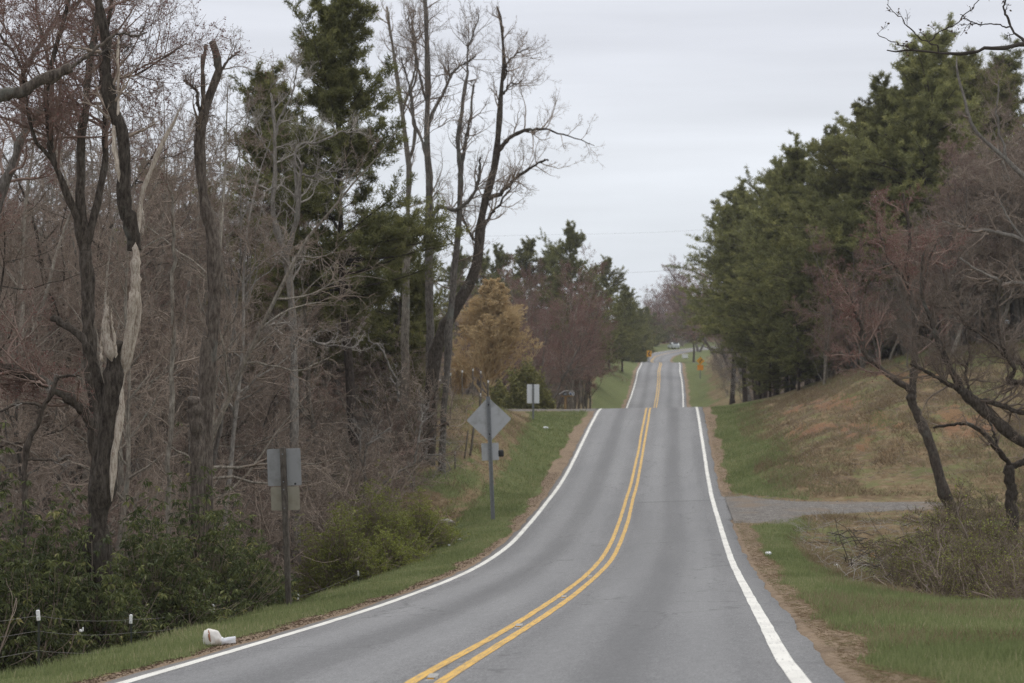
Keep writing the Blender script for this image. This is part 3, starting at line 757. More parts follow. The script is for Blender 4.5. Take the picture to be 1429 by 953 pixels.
# ------------------------------------------------------------------ trees
def bare(seed, H, stems=1, r0=.16, spread=.12, n=(17, 8, 6, 3), ang=(50, 42, 40, 38), l1=.33, t0=.22, wander=.07, up=(.03, .05, .04), minr=.006, taper=.55, buds=0, rat=(.5, .5, .55), even=0.0):
    """a leafless tree: trunk bag (stems and limbs) and crown bag (fine branches, twigs)"""
    g = np.random.default_rng(seed)
    S = np.zeros((stems, 3)); S[:, :2] = g.normal(size=(stems, 2)) * r0 * (1.0 if stems > 1 else 0); S[:, 2] = -.3
    D = np.zeros((stems, 3)); D[:, 2] = 1; D[:, :2] = spread * g.normal(size=(stems, 2))
    L = H * (.78 + .22 * g.random(stems))
    P0, R0 = grow(g, S, D, L, np.full(stems, r0), np.full(stems, .012), 18, wander, .04)
    R0[:, 0] *= 1.5; R0[:, 1] *= 1.12
    tr, cr = Bag(), Bag()
    tr.add(*tubes(P0, R0, 8, .05, g))
    s, d, l, r = sprout(g, P0, R0, n[0], t0, .98, ang[0], 10, l1, taper, .55, None, 1.0, even)
    P1, R1 = grow(g, s, d, l, np.maximum(r, minr * 1.5), np.full(len(s), minr), 9, .17 if not even else .07, up[0])
    tr.add(*tubes(P1, R1, 5))
    s, d, l, r = sprout(g, P1, R1, n[1], .2, 1, ang[1], 12, rat[0], .5, .6)
    P2, R2 = grow(g, s, d, l, np.maximum(r, minr * 1.2), np.full(len(s), minr * .9), 6, .20, up[1])
    cr.add(*tubes(P2, R2, 4))
    s, d, l, r = sprout(g, P2, R2, n[2], .15, 1, ang[2], 14, rat[1], .4, .7)
    P3, R3 = grow(g, s, d, l, np.maximum(r, minr), np.full(len(s), minr * .8), 5, .2, up[2])
    cr.add(*tubes(P3, R3, 3))
    ends = P3
    if n[3]:
        s, d, l, r = sprout(g, P3, R3, n[3], .2, 1, ang[3], 14, rat[2], .3, .8)
        P4, R4 = grow(g, s, d, np.maximum(l, .12), np.full(len(s), minr * .85), np.full(len(s), minr * .6), 3, .2, .03)
        cr.add(*tubes(P4, R4, 3))
        ends = P4
    bd = None
    if buds:
        bd = flecks(g, ends, buds, .03 if n[0] < 40 else .035, .05 if n[0] < 40 else .065) if H > 3 else flecks(g, ends, buds, .018, .03)
    return tr, cr, bd

def flecks(g, P, per, w, l):
    """small buds or leaves on the branches P (B,n,3): flat diamonds in random directions"""
    B, n, _ = P.shape
    i = g.integers(1, n, (B, per)); b = np.arange(B)[:, None]
    C = P[b, i].reshape(-1, 3) + g.normal(size=(B * per, 3)) * w * .6
    a = unit(g.normal(size=C.shape) + np.array([0, 0, .3])); c = unit(np.cross(a, g.normal(size=C.shape)))
    k = (.6 + .8 * g.random(len(C)))[:, None]
    V = np.stack([C, C + a * l * .5 * k + c * w * .5 * k, C + a * l * k, C + a * l * .5 * k - c * w * .5 * k], 1).reshape(-1, 3)
    q = np.arange(len(C))[:, None] * 4 + np.arange(4)[None]
    bag = Bag(); bag.add(V, q, None, np.repeat(g.random(len(C)), 4))
    return bag

def pine(seed, H, rad=.24, r0=.22, t0=.15, dens=1.0, gap=.0, bl=(.20, .045), nb=5, m=6, droop=.0, step=.62):
    """white pine: whorled limbs, clumps of needles held in flat layers"""
    g = np.random.default_rng(seed)
    P0, R0 = grow(g, np.array([[0, 0, -.3]]), np.array([[.02 * g.normal(), .02 * g.normal(), 1.]]), np.array([H]), np.array([r0]), np.array([.02]), 22, .03, .02)
    R0[:, 0] *= 1.4
    tr = Bag(); tr.add(*tubes(P0, R0, 9, .03, g))
    nw = int(H / step)
    t = np.linspace(t0, .955, nw) + g.normal(size=nw) * .008
    t = np.repeat(t, nb); t = t[g.random(len(t)) > gap]
    x = np.clip(t, 0, .999) * 21; i = x.astype(int); f = (x - i)[:, None]
    S = P0[0, i] * (1 - f) + P0[0, np.minimum(i + 1, 21)] * f
    az = g.random(len(t)) * 2 * np.pi
    lump = 1 + .30 * np.sin(az * 2 + t * 9 + seed) + .25 * np.sin(t * 27 + az + seed)
    prof = np.where(t < .4, .70 + .30 * (t - t0) / (.4 - t0 + 1e-6), (1 - (t - .4) / .6) ** .7 * .86 + .14)
    L = np.maximum(H * rad * prof * lump * (.5 + .75 * g.random(len(t))), .7)
    el = np.radians(4 + 58 * np.clip((t - .45) / .5, 0, 1) ** 1.3 + 10 * g.normal(size=len(t)))
    D = np.stack([np.cos(az) * np.cos(el), np.sin(az) * np.cos(el), np.sin(el)], 1)
    P1, R1 = grow(g, S, D, L, np.clip(L * .016, .012, .06), np.full(len(S), .008), 7, .10, .035 - droop)
    tr.add(*tubes(P1, R1, 4))
    s, d, l, r = sprout(g, P1, R1, int(10 * dens), .18, 1, 50, 14, .40, .35, .6)
    d[:, 2] = d[:, 2] * .5 + .14
    l = np.maximum(l, .35)
    P2, R2 = grow(g, s, d, l, np.full(len(s), .009), np.full(len(s), .006), 5, .12, .05)
    fo = Bag()
    fo.add(*tubes(P2, R2, 3), None, np.full(len(P2) * 5 * 3, .15))
    # tufts of needles along the outer branchlets
    B = len(P2)
    q = np.linspace(1.0, 4.0, m)[None] + g.random((B, m)) * .6 - .3
    q = np.clip(q, 0, 3.999); i = q.astype(int); f = (q - i)[..., None]
    b = np.arange(B)[:, None]
    C = (P2[b, i] * (1 - f) + P2[b, i + 1] * f).reshape(-1, 3)
    ax = unit((P2[b, i + 1] - P2[b, i]).reshape(-1, 3) + np.array([0, 0, .3]))
    nbld = 9
    n_ = len(C)
    Dd = unit(ax[:, None] * .55 + g.normal(size=(n_, nbld, 3)) * .65)
    Ln = bl[0] * (.7 + .6 * g.random((n_, nbld, 1)))
    side = unit(np.cross(Dd, g.normal(size=Dd.shape))) * bl[1] * .5
    C0 = C[:, None] + g.normal(size=(n_, nbld, 3)) * .06
    V = np.stack([C0 + side, C0 - side, C0 + Dd * Ln], 2).reshape(-1, 3)
    T = np.arange(n_ * nbld)[:, None] * 3 + np.arange(3)[None]
    tint = np.clip(.40 + .14 * g.normal(size=n_) + .10 * np.repeat(g.normal(size=B), m) + .3 * (np.linspace(0, 1, m)[None].repeat(B, 0).ravel() - .5), 0, 1)
    fo.add(V, None, T, np.repeat(tint, nbld * 3))
    return tr, fo

def tree_obj(name, label, cat, group, parts, loc=(0, 0, 0), rotz=0.0, scale=1.0):
    r = thing(name, label, cat, loc, rotz, group)
    r.scale = (scale,) * 3 if np.isscalar(scale) else scale
    for pn, bag, mat in parts:
        if bag is not None: bag.build(pn, mat, r)
    return r

def dup(root, loc, rotz, scale=1.0, label=None, group=None):
    r = root.copy(); COL.objects.link(r)
    r.location = loc; r.rotation_euler = (0, 0, rotz); r.scale = (scale,) * 3 if np.isscalar(scale) else scale
    if label: r["label"] = label
    if group: r["group"] = group
    for ch in list(root.children):
        c = ch.copy(); COL.objects.link(c); c.parent = r
    return r

class Kind:
    """a kind of plant: the first place() puts the thing itself, later ones copy it"""
    def __init__(s, H, root): s.H, s.root, s.used = H, root, False
    def place(s, loc, H, label, group=None, wide=1.0, rot=None):
        k = H / s.H
        sc = (k * wide, k * wide, k)
        rz_ = random.random() * 6.283 if rot is None else rot
        if not s.used:
            s.used = True; o = s.root
            o.location = loc; o.rotation_euler = (0, 0, rz_); o.scale = sc
            if label: o["label"] = label
            if group: o["group"] = group
            return o
        o = dup(s.root, loc, rz_, sc, label, group)
        if not group and "group" in o: del o["group"]
        return o

def bare_kind(seed, H, bark, twig, budm=None, name="bare_tree", cat="tree", **kw):
    tr, cr, bd = bare(seed, H, **kw)
    ps = [("trunk", tr, M[bark]), ("crown", cr, M[twig])]
    if bd is not None and budm: ps.append(("blossoms", bd, M[budm]))
    return Kind(H, tree_obj(name, "", cat, None, ps))

def pine_kind(seed, H, mat='needles', name="pine_tree", **kw):
    tr, fo = pine(seed, H, **kw)
    return Kind(H, tree_obj(name, "", "tree", None, [("trunk", tr, M['bark_pine']), ("crown", fo, M[mat])]))

# forest kinds, 15 m tall
FK = [bare_kind(10, 15, 'bark_pale', 'twig_brown', r0=.10, n=(15, 7, 6, 3), l1=.26, t0=.35, minr=.0065),
      bare_kind(11, 15, 'bark_forest', 'twig_brown', r0=.15, minr=.0075),
      bare_kind(12, 15, 'bark_forest', 'twig_brown', stems=2, r0=.12, spread=.10, minr=.0072),
      bare_kind(13, 15, 'bark_grey', 'twig_grey', r0=.13, n=(18, 7, 5, 3), l1=.28, t0=.3),
      bare_kind(14, 15, 'bark_forest', 'twig_red', r0=.14, n=(17, 8, 6, 3), ang=(42, 40, 38, 36)),
      bare_kind(15, 15, 'bark_dark', 'twig_brown', r0=.17, stems=1, wander=.1, l1=.38),
      bare_kind(16, 15, 'bark_forest', 'twig_grey', r0=.12, stems=3, spread=.13, n=(11, 7, 5, 3))]
# round-crowned red budding hardwoods, 9 m
RK = [bare_kind(21, 9, 'bark_forest', 'twig_red', 'bud_red', stems=3, r0=.10, spread=.2, n=(13, 8, 6, 2), ang=(40, 40, 40, 40), l1=.42, t0=.18, buds=2),
      bare_kind(22, 9, 'bark_grey', 'twig_red', 'bud_red', stems=2, r0=.11, spread=.22, n=(16, 8, 6, 2), ang=(46, 40, 40, 40), l1=.42, t0=.2, buds=2)]
# brush and saplings, 4 m
BK_ = [bare_kind(31, 4, 'bark_forest', 'twig_grey', name="woodland_shrub", cat="shrub", stems=7, r0=.026, spread=.30, n=(10, 6, 5, 0), l1=.42, t0=.12, wander=.14, minr=.0045, up=(-.02, .0, .0)),
       bare_kind(32, 4, 'twig_brown', 'twig_brown', name="woodland_shrub", cat="shrub", stems=9, r0=.022, spread=.38, n=(9, 6, 5, 0), l1=.45, t0=.1, wander=.18, minr=.0042, up=(-.05, -.02, 0)),
       bare_kind(33, 4, 'bark_pale', 'twig_pale', name="woodland_shrub", cat="shrub", stems=4, r0=.03, spread=.25, n=(10, 6, 4, 0), l1=.42, t0=.15, wander=.16, minr=.0045, up=(-.03, -.02, 0)),
       bare_kind(34, 4, 'bark_forest', 'twig_red', name="woodland_shrub", cat="shrub", stems=6, r0=.026, spread=.22, n=(12, 7, 5, 0), l1=.38, t0=.15, wander=.12, minr=.0042)]
# pines, 18 m
PK = [pine_kind(41, 18, 'needles', rad=.25, bl=(.22, .05), t0=.14, m=8),
      pine_kind(42, 18, 'needles', rad=.24, bl=(.22, .05), gap=.10, t0=.2, m=8),
      pine_kind(43, 18, 'needles_blue', rad=.26, bl=(.22, .05), gap=.08, t0=.10, m=8)]
PKH = [pine_kind(45, 18, 'needles', rad=.24, bl=(.22, .05), gap=.1, t0=.36, m=8), pine_kind(46, 18, 'needles', rad=.23, bl=(.22, .05), gap=.14, t0=.40, m=8)]
SPK = [pine_kind(44, 14, 'needles_blue', name="spruce_tree", rad=.2, t0=.06, bl=(.28, .09), nb=6, droop=.03)]

def to_uv(x, v): return x - float(rx(v))

# --- hero trees, traced limb by limb at their own distance
def cr_spline(pts, n=26):
    p = np.asarray(pts, float)
    p = np.concatenate([[2 * p[0] - p[1]], p, [2 * p[-1] - p[-2]]])
    out = []
    m = len(p) - 3
    for s in np.linspace(0, m - 1e-6, n):
        i = int(s); t = s - i
        a, b, c, d = p[i], p[i + 1], p[i + 2], p[i + 3]
        out.append(.5 * (2 * b + (c - a) * t + (2 * a - 5 * b + 4 * c - d) * t * t + (3 * b - a - 3 * c + d) * t ** 3))
    return np.array(out)

def traced(limbs, d, seed, wig=.02):
    """limbs: (pixel points, start radius px, end radius px, depth shift at start, at end) -> P (B,26,3), r (B,26)"""
    g = np.random.default_rng(seed)
    Ps, Rs = [], []
    for pts, ra, rb, da, db in limbs:
        n = len(pts)
        w = [px(p[0], p[1], d + da + (db - da) * k / (n - 1)) for k, p in enumerate(pts)]
        q = cr_spline(w)
        nz = np.cumsum(g.normal(size=q.shape) * wig * .9 * np.clip(d / 45, .5, 1.6), axis=0); nz -= np.linspace(0, 1, len(q))[:, None] * nz[-1]
        q = q + nz
        t = np.linspace(0, 1, len(q))
        Ps.append(q); Rs.append((ra * (1 - t) + rb * t) * d / F_PX * (1 + .12 * g.normal(size=len(q))))
    for k in range(1, len(Ps)):
        allp = np.concatenate(Ps[:k]); dd = np.linalg.norm(allp - Ps[k][0], axis=1); i = dd.argmin()
        if dd[i] < .9:
            Ps[k] = Ps[k] + (allp[i] - Ps[k][0]) * np.linspace(1, 0, 26)[:, None] ** 2
    return np.array(Ps), np.array(Rs)

def hero(name, label, d, limbs, bark, twig, seed, base=True, n=(9, 6, 5, 3), plen=1.0, ang=(50, 42, 40, 38), up=(.04, .04, .03), minr=.004, t0=.15, budm=None, buds=0, extra=None, cat="tree", group=None, bare_limbs=0, wig=.02, lv_taper=.35, budsize=(.03, .045), base_grow=1.35):
    g = np.random.default_rng(seed)
    P, r = traced(limbs, d, seed, wig)
    X, Y = P[0, 0, 0], P[0, 0, 1]
    zg = float(gz(X, Y)[0])
    root = thing(name, label, cat, (X, Y, zg), 0, group)
    O = np.array([X, Y, zg])
    tr, cr = Bag(), Bag()
    for k in range(len(P)):
        q, rr = P[k], r[k]
        if k == 0 and base:
            dn = q[0].copy(); dn[2] = min(zg - .3, q[0, 2] - .3)
            q = np.concatenate([[dn], [(dn * .6 + q[0] * .4)], q]); rr = np.concatenate([[rr[0] * base_grow], [rr[0] * 1.08], rr])
        V, Q = tubes((q - O)[None], rr[None], 10, .05, g)
        c1 = len(V); V = np.concatenate([V, [(q[-1] - O) + (q[-1] - q[-2]) * .15]])
        m = (len(q) - 1) * 10
        tr.add(V, Q, [[c1, m + i, m + (i + 1) % 10] for i in range(10)])
    PP, rr = P[bare_limbs:] - O, r[bare_limbs:]
    if len(PP) and n[0]:
        s, dd, l, ra = sprout(g, PP, rr, n[0], t0, 1, ang[0], 12, 1.0, lv_taper, .5, np.full(len(PP), plen))
        P1, R1 = grow(g, s, dd, l, np.clip(ra, minr * 1.5, .035), np.full(len(s), minr), 9, .18, up[0])
        cr.add(*tubes(P1, R1, 4))
        s, dd, l, ra = sprout(g, P1, R1, n[1], .15, 1, ang[1], 14, .5, .45, .65)
        P2, R2 = grow(g, s, dd, l, np.maximum(ra, minr), np.full(len(s), minr * .8), 6, .2, up[1])
        cr.add(*tubes(P2, R2, 3))
        ends = P2
        if n[2]:
            s, dd, l, ra = sprout(g, P2, R2, n[2], .15, 1, ang[2], 14, .5, .4, .75)
            P3, R3 = grow(g, s, dd, l, np.maximum(ra, minr * .8), np.full(len(s), minr * .65), 5, .2, up[2])
            cr.add(*tubes(P3, R3, 3)); ends = P3
            if n[3]:
                s, dd, l, ra = sprout(g, P3, R3, n[3], .2, 1, ang[3], 14, .6, .3, .8)
                P4, R4 = grow(g, s, dd, l, np.full(len(s), minr * .7), np.full(len(s), minr * .5), 3, .2, .02)
                cr.add(*tubes(P4, R4, 3)); ends = P4
    tr.build("trunk", M[bark], root)
    if cr.n: cr.build("crown", M[twig], root)
    if buds: flecks(g, ends, buds, *budsize).build("foliage", M[budm], root)
    if extra:
        for pn, lims, mat in extra:
            b = Bag()
            P, r = traced(lims, d, seed + 5, wig)
            for k in range(len(P)):
                tk = np.linspace(0, 1, 26); r[k] *= np.clip(.12 + 1.6 * np.sqrt(np.sin(np.pi * np.clip(tk, .0, 1))), 0, 1)
                V, Q = tubes((P[k] - O)[None], r[k][None], 9, .12, g)
                c1 = len(V); V = np.concatenate([V, [(P[k][-1] - O) + (P[k][-1] - P[k][-2]) * .4]])
                m = 25 * 9
                b.add(V, Q, [[c1, m + i, m + (i + 1) % 9] for i in range(9)])
            b.build(pn, M[mat], root)
    return root

hero("broken_tree", "broken dead tree with pale stripped limbs rising out of the rhododendron", 33.0, [
    ([(141, 880), (138, 745), (150, 640), (157, 540), (160, 478)], 18, 13, 0, 0),
    ([(150, 600), (120, 490), (85, 450), (72, 443)], 7, 4, 0, .3),
    ([(188, 350), (179, 312), (171, 280), (168, 189), (151, 142), (149, 63), (138, 0), (130, -60)], 11, 6, .2, .2)],
    'bark_dark', 'twig_grey', 101, n=(8, 6, 5, 3), plen=1.1, bare_limbs=2, t0=.35, minr=.0035, extra=[("stripped_limb", [
        ([(155, 700), (157, 642), (167, 570), (167, 527), (183, 481), (193, 416), (189, 345), (193, 300), (201, 258), (226, 201), (253, 146)], 5.8, 2.8, -.22, .4),
        ([(156, 505), (168, 441), (183, 396), (189, 340)], 5.6, 6.8, -.25, -.05)], 'wood_stripped'),
        ("splintered_stub", [([(155, 505), (146, 460), (148, 430), (151, 412)], 7, 1.2, -.25, -.15)], 'wood_stripped'),
        ("splinter", [([(160, 500), (158, 470), (155, 440), (157, 425)], 3, .4, -.2, -.15)], 'wood_stripped'), ("splinter", [([(141, 505), (140, 480), (143, 452)], 2.6, .4, -.22, -.2)], 'wood_stripped'), ("splinter", [([(196, 330), (199, 300), (197, 275)], 2.4, .4, -.05, 0)], 'wood_stripped'),
        ("peeled_strip", [([(167, 258), (157, 189), (164, 151), (165, 41)], 3.6, 1.6, .05, .1)], 'wood_stripped')])
hero("forked_tree", "dark lichen-covered forked tree close behind the broken dead tree", 36.0, [
    ([(128, 860), (131, 700), (127, 600), (122, 500), (122, 420), (119, 350)], 12.5, 9.5, 0, 0),
    ([(119, 360), (104, 300), (92, 265), (75, 220), (71, 189), (64, 157), (68, 104), (91, 19), (100, -30)], 6, 2.2, 0, -1),
    ([(117, 355), (108, 285), (110, 205), (120, 142), (126, 79), (135, 0), (138, -50)], 7.5, 4, 0, .6),
    ([(120, 350), (138, 280), (148, 205), (150, 150), (142, 100), (150, 40), (160, -30)], 5.5, 2.4, 0, 1),
    ([(126, 598), (118, 584), (95, 560), (55, 535), (0, 515), (-40, 505)], 9.5, 7, 0, -.6),
    ([(72, 230), (45, 190), (30, 100), (10, 60), (-20, 30)], 3, 1.2, -.5, -1.5),
    ([(117, 150), (150, 110), (200, 95), (260, 60)], 2.6, 1, .4, 1)],
    'bark_dark', 'twig_red', 102, n=(20, 8, 6, 3), plen=2.4, bare_limbs=1, t0=.3, minr=.0034, budm='bud_red', buds=1, budsize=(.025, .035))
hero("leaning_tree", "slim lichened tree bending up beside the forked dark tree at the picture edge", 40.0, [
    ([(-45, 830), (-40, 600), (-25, 400), (0, 268), (19, 227), (35, 183), (57, 151)], 9, 5, 0, 0),
    ([(34, 186), (30, 150), (31, 104), (57, 60), (79, 28), (107, 3), (125, -30)], 3.6, 2.2, 0, .3),
    ([(57, 153), (70, 120), (60, 60), (50, 0)], 3, 1.4, 0, .4)],
    'bark_grey', 'twig_red', 103, n=(20, 8, 6, 3), plen=2.3, t0=.35, minr=.0034, budm='bud_red', buds=1, budsize=(.025, .035))
hero("old_tree", "old roadside tree outside the verge reaching one thick bare limb overhead", 27.0, [
    ([(-110, 900), (-100, 500), (-90, 250), (-95, 0), (-90, -300)], 22, 12, 0, 0),
    ([(-92, 160), (-60, 148), (-10, 134), (30, 125), (60, 112), (99, 94)], 10.5, 7.5, 0, .3),
    ([(97, 96), (130, 72), (160, 50), (205, 45)], 3.2, 1.2, .3, .5)],
    'bark_brown', 'twig_dark', 104, n=(5, 5, 4, 2), plen=.8, bare_limbs=2, t0=.2, minr=.003)
hero("dead_sapling", "leaning brown dead sapling with pale broken tips among the rhododendrons", 34.0, [
    ([(30, 820), (34, 650), (52, 590), (70, 550), (80, 528)], 4.5, 3, 0, -.3),
    ([(80, 530), (95, 524), (111, 524)], 2.2, 1.2, -.3, -.2),
    ([(60, 570), (30, 562), (0, 572), (-20, 575)], 2.2, 1.4, -.2, -.5),
    ([(40, 640), (70, 642), (95, 640)], 2, 1.2, 0, .1)],
    'bark_brown', 'twig_pale', 105, n=(3, 4, 3, 0), plen=.4, t0=.3)
hero("snag_tree", "tall rugged tree with a snapped crooked top and stubby forks", 40.0, [
    ([(285, 860), (284, 683), (286, 532), (297, 431), (297, 340), (286, 283), (278, 220), (283, 157), (302, 105), (305, 84), (296, 58)], 12.5, 4.4, 0, .2),
    ([(277, 235), (270, 200), (270, 173), (279, 150), (281, 89), (288, 62)], 6, 2.5, 0, .1),
    ([(278, 156), (268, 132), (256, 112)], 3, 1.5, 0, -.2),
    ([(300, 105), (320, 80), (335, 72)], 2, 1, .2, .4)],
    'bark_brown', 'twig_grey', 106, n=(9, 5, 4, 2), plen=.8, t0=.2, minr=.0036, lv_taper=.75)
hero("snapped_trunk", "short snapped grey trunk with a flat broken top beside the rugged tall tree", 38.5, [
    ([(275, 860), (274, 690), (272, 600), (271, 556)], 11, 9.5, 0, 0)], 'bark_brown', 'twig_grey', 107, n=(0, 0, 0, 0))
hero("dead_pole_tree", "thin straight dead tree with reddish peeling bark between broken and rugged trees", 42.0, [
    ([(233, 840), (230, 683), (232, 532), (229, 381), (233, 300), (226, 235)], 4.6, 1.4, 0, 0)], 'bark_forest', 'twig_grey', 108, n=(22, 6, 4, 2), plen=1.3, minr=.0036, wig=.05)
hero("pale_tree", "pale grey lichen tree with crooked bare arms against the dark pine", 61.0, [
    ([(412, 720), (411, 560), (410, 470), (403, 390), (390, 330), (381, 292), (383, 228), (383, 181), (378, 131)], 6.8, 2, 0, .4),
    ([(408, 440), (406, 380), (404, 352), (415, 302), (421, 248), (424, 228)], 5, 2.2, 0, -.4),
    ([(417, 290), (416, 208), (448, 198), (475, 186), (500, 182)], 2.2, 1, -.2, .3),
    ([(421, 246), (440, 240), (455, 238), (464, 246), (468, 262)], 1.8, .8, -.3, -.5),
    ([(388, 258), (370, 268), (357, 275), (337, 309)], 1.8, .8, 0, -.4),
    ([(409, 470), (418, 467), (436, 474), (455, 481), (497, 485)], 2.4, 1.2, -.1, -.8),
    ([(384, 200), (395, 160), (410, 120), (415, 95)], 2, .8, .3, .6),
    ([(384, 225), (360, 190), (345, 160)], 1.8, .8, .3, 0)],
    'bark_pale', 'twig_pale', 109, n=(12, 6, 5, 2), plen=1.3, t0=.15, minr=.0042)
hero("leaning_bare_tree", "tall bare tree leaning towards the road with one long limb over the sky", 80.0, [
    ([(597, 640), (603, 530), (616, 465), (631, 438), (661, 388), (670, 336), (673, 294), (686, 247), (694, 199), (696, 147), (700, 94), (699, 42), (694, 10)], 10, 1.4, 0, 0),
    ([(694, 207), (715, 189), (735, 180), (757, 178), (788, 189), (829, 203)], 3.4, .5, 0, -1),
    ([(680, 280), (704, 265), (725, 244), (754, 226), (765, 224)], 3.6, 1.0, 0, -.6),
    ([(677, 318), (690, 302), (700, 285), (712, 262)], 2.8, 1, 0, .5),
    ([(699, 110), (715, 84), (738, 66)], 2, .8, 0, .3),
    ([(697, 140), (712, 122), (728, 112)], 1.8, .8, 0, -.3),
    ([(668, 345), (652, 325), (640, 300), (628, 290)], 2.6, 1, 0, .6)],
    'bark_dark', 'twig_grey', 110, n=(13, 6, 5, 2), plen=2.0, t0=.22, minr=.0042, up=(.09, .08, .04))
hero("upright_bare_tree", "straight pale-barked bare tree left of the leaning one with fine top twigs", 82.0, [
    ([(600, 640), (601, 520), (602, 420), (602, 294), (599, 210), (598, 131), (597, 52), (594, 0), (592, -50)], 6.8, 2.2, 0, 0),
    ([(604, 200), (610, 163), (622, 130), (631, 105), (645, 90), (664, 78)], 3, 1, 0, .4),
    ([(601, 260), (590, 220), (575, 170), (570, 120), (560, 80)], 2.6, 1, 0, -.4),
    ([(598, 140), (585, 100), (578, 60), (570, 20)], 2.2, .9, 0, .6)],
    'bark_grey', 'twig_grey', 111, n=(16, 7, 5, 2), plen=2.4, t0=.35, minr=.0044, up=(.1, .08, .04))
hero("twin_stem_tree", "bare tree with two near-parallel thin tops between upright and leaning trees", 79.0, [
    ([(618, 640), (624, 520), (631, 435), (641, 336), (644, 250), (640, 199), (650, 130), (653, 100)], 5.8, 2.0, 0, 0),
    ([(645, 260), (648, 225), (653, 180), (661, 118)], 3.4, 1.4, 0, .4),
    ([(604, 305), (612, 290), (631, 294), (657, 278), (667, 245), (671, 220)], 3.2, 1.8, .3, -.5),
    ([(653, 102), (656, 60), (668, 20)], 1.6, .8, 0, .3)],
    'bark_grey', 'twig_grey', 112, n=(12, 6, 5, 2), plen=1.9, t0=.3, minr=.0044, up=(.1, .08, .04))
hero("slender_bare_tree", "slender bare tree standing close against the right side of tall pine", 83.0, [
    ([(561, 640), (563, 520), (565, 420), (568, 315), (570, 220), (558, 131), (547, 52), (540, 10)], 6.5, 1.6, 0, 0),
    ([(569, 240), (578, 190), (577, 130), (585, 80)], 2.8, 1, 0, .4),
    ([(562, 150), (575, 100), (572, 50), (580, 15)], 2, .8, 0, .4)],
    'bark_forest', 'twig_grey', 113, n=(14, 6, 5, 2), plen=1.7, t0=.35, minr=.0044, up=(.08, .08, .04))

# right-hand side
hero("leaning_roadside_tree", "leaning tree at the gravel driveway edge with a pale crooked side limb", 63.0, [
    ([(1336, 732), (1316, 680), (1297, 612), (1279, 566), (1273, 545)], 7.6, 6, 0, 0),
    ([(1273, 548), (1252, 532), (1222, 506), (1205, 479), (1201, 449), (1194, 436), (1180, 400)], 5, 1.6, 0, -.6),
    ([(1273, 548), (1275, 520), (1276, 491), (1277, 445), (1272, 411), (1266, 375), (1272, 320), (1260, 270)], 5.2, 1.8, 0, .4),
    ([(1277, 440), (1290, 410), (1297, 370), (1310, 330)], 3, 1, .2, .6),
    ([(1272, 410), (1258, 385), (1240, 360), (1225, 320)], 2.6, 1, .2, -.5)],
    'bark_brown', 'twig_red', 121, n=(15, 7, 6, 3), plen=2.0, bare_limbs=1, t0=.12, minr=.004, budm='bud_red', buds=1)
hero("sprawling_tree", "dark sprawling tree whose heavy knotted limbs reach in over the meadow bank", 58.0, [
    ([(1530, 790), (1520, 700), (1490, 640), (1455, 622), (1429, 612), (1391, 585), (1357, 555), (1343, 545)], 10.5, 7.2, .5, 0),
    ([(1343, 548), (1323, 513), (1308, 475), (1297, 441), (1286, 400), (1290, 350)], 5, 1.5, 0, .5),
    ([(1345, 549), (1331, 543), (1308, 528), (1282, 513), (1270, 508)], 4.5, 1.5, 0, -.4),
    ([(1362, 560), (1391, 564), (1429, 577), (1450, 570)], 4, 3, 0, -.5),
    ([(1520, 700), (1480, 560), (1429, 509), (1407, 494), (1384, 472), (1357, 456), (1331, 434), (1305, 428)], 6.5, 1.4, .5, .6),
    ([(1470, 550), (1440, 536), (1403, 533), (1411, 512), (1400, 490), (1394, 450), (1398, 390)], 5, 1.8, .3, -.4),
    ([(1350, 548), (1348, 520), (1352, 490), (1345, 440)], 2.4, 1, 0, .2)],
    'bark_dark', 'twig_brown', 122, n=(20, 7, 6, 3), plen=1.7, bare_limbs=1, t0=.1, minr=.0042)
hero("small_dark_tree", "small dark tree behind the brush with a low arm pointing at driveway", 60.0, [
    ([(1416, 790), (1412, 702), (1408, 649)], 9, 7, 0, 0),
    ([(1408, 652), (1391, 627), (1357, 598), (1330, 592), (1303, 597)], 4.5, 1.5, 0, -.5),
    ([(1409, 655), (1429, 642), (1460, 618), (1480, 570)], 5, 2.5, 0, .4),
    ([(1392, 628), (1385, 600), (1372, 575)], 2.6, 1, 0, .2)],
    'bark_dark', 'twig_brown', 123, n=(8, 6, 5, 2), plen=1.2, bare_limbs=1, t0=.1, minr=.0038)
hero("overhanging_tree", "tree at the picture edge holding a thin budding branch across the sky", 30.0, [
    ([(1560, 1000), (1550, 500), (1540, 200), (1545, -100)], 14, 9, 0, 0),
    ([(1542, 120), (1500, 80), (1460, 62), (1429, 64), (1406, 68), (1380, 69), (1354, 76), (1319, 77), (1278, 70), (1257, 71), (1238, 70)], 4.5, .7, 0, -.5),
    ([(1312, 77), (1305, 63), (1284, 52), (1264, 31), (1238, 6)], 1.2, .5, -.4, -.3),
    ([(1285, 71), (1267, 65), (1250, 57), (1224, 46)], 1.0, .45, -.4, -.6),
    ([(1429, 64), (1413, 42), (1402, 23), (1405, 0), (1410, -20)], 2.0, 1.0, 0, .2),
    ([(1412, 42), (1390, 37), (1363, 36), (1340, 20)], 1.2, .5, 0, .2),
    ([(1300, 58), (1312, 45), (1335, 37), (1352, 17), (1368, -2)], 1.1, .6, -.3, -.2),
    ([(1545, 60), (1480, 10), (1440, -10), (1380, -30)], 3, 1, 0, .5)],
    'twig_dark', 'twig_dark', 124, n=(5, 3, 0, 0), plen=.32, bare_limbs=2, t0=.12, minr=.0028, budm='bud_brown', buds=2, budsize=(.03, .045))
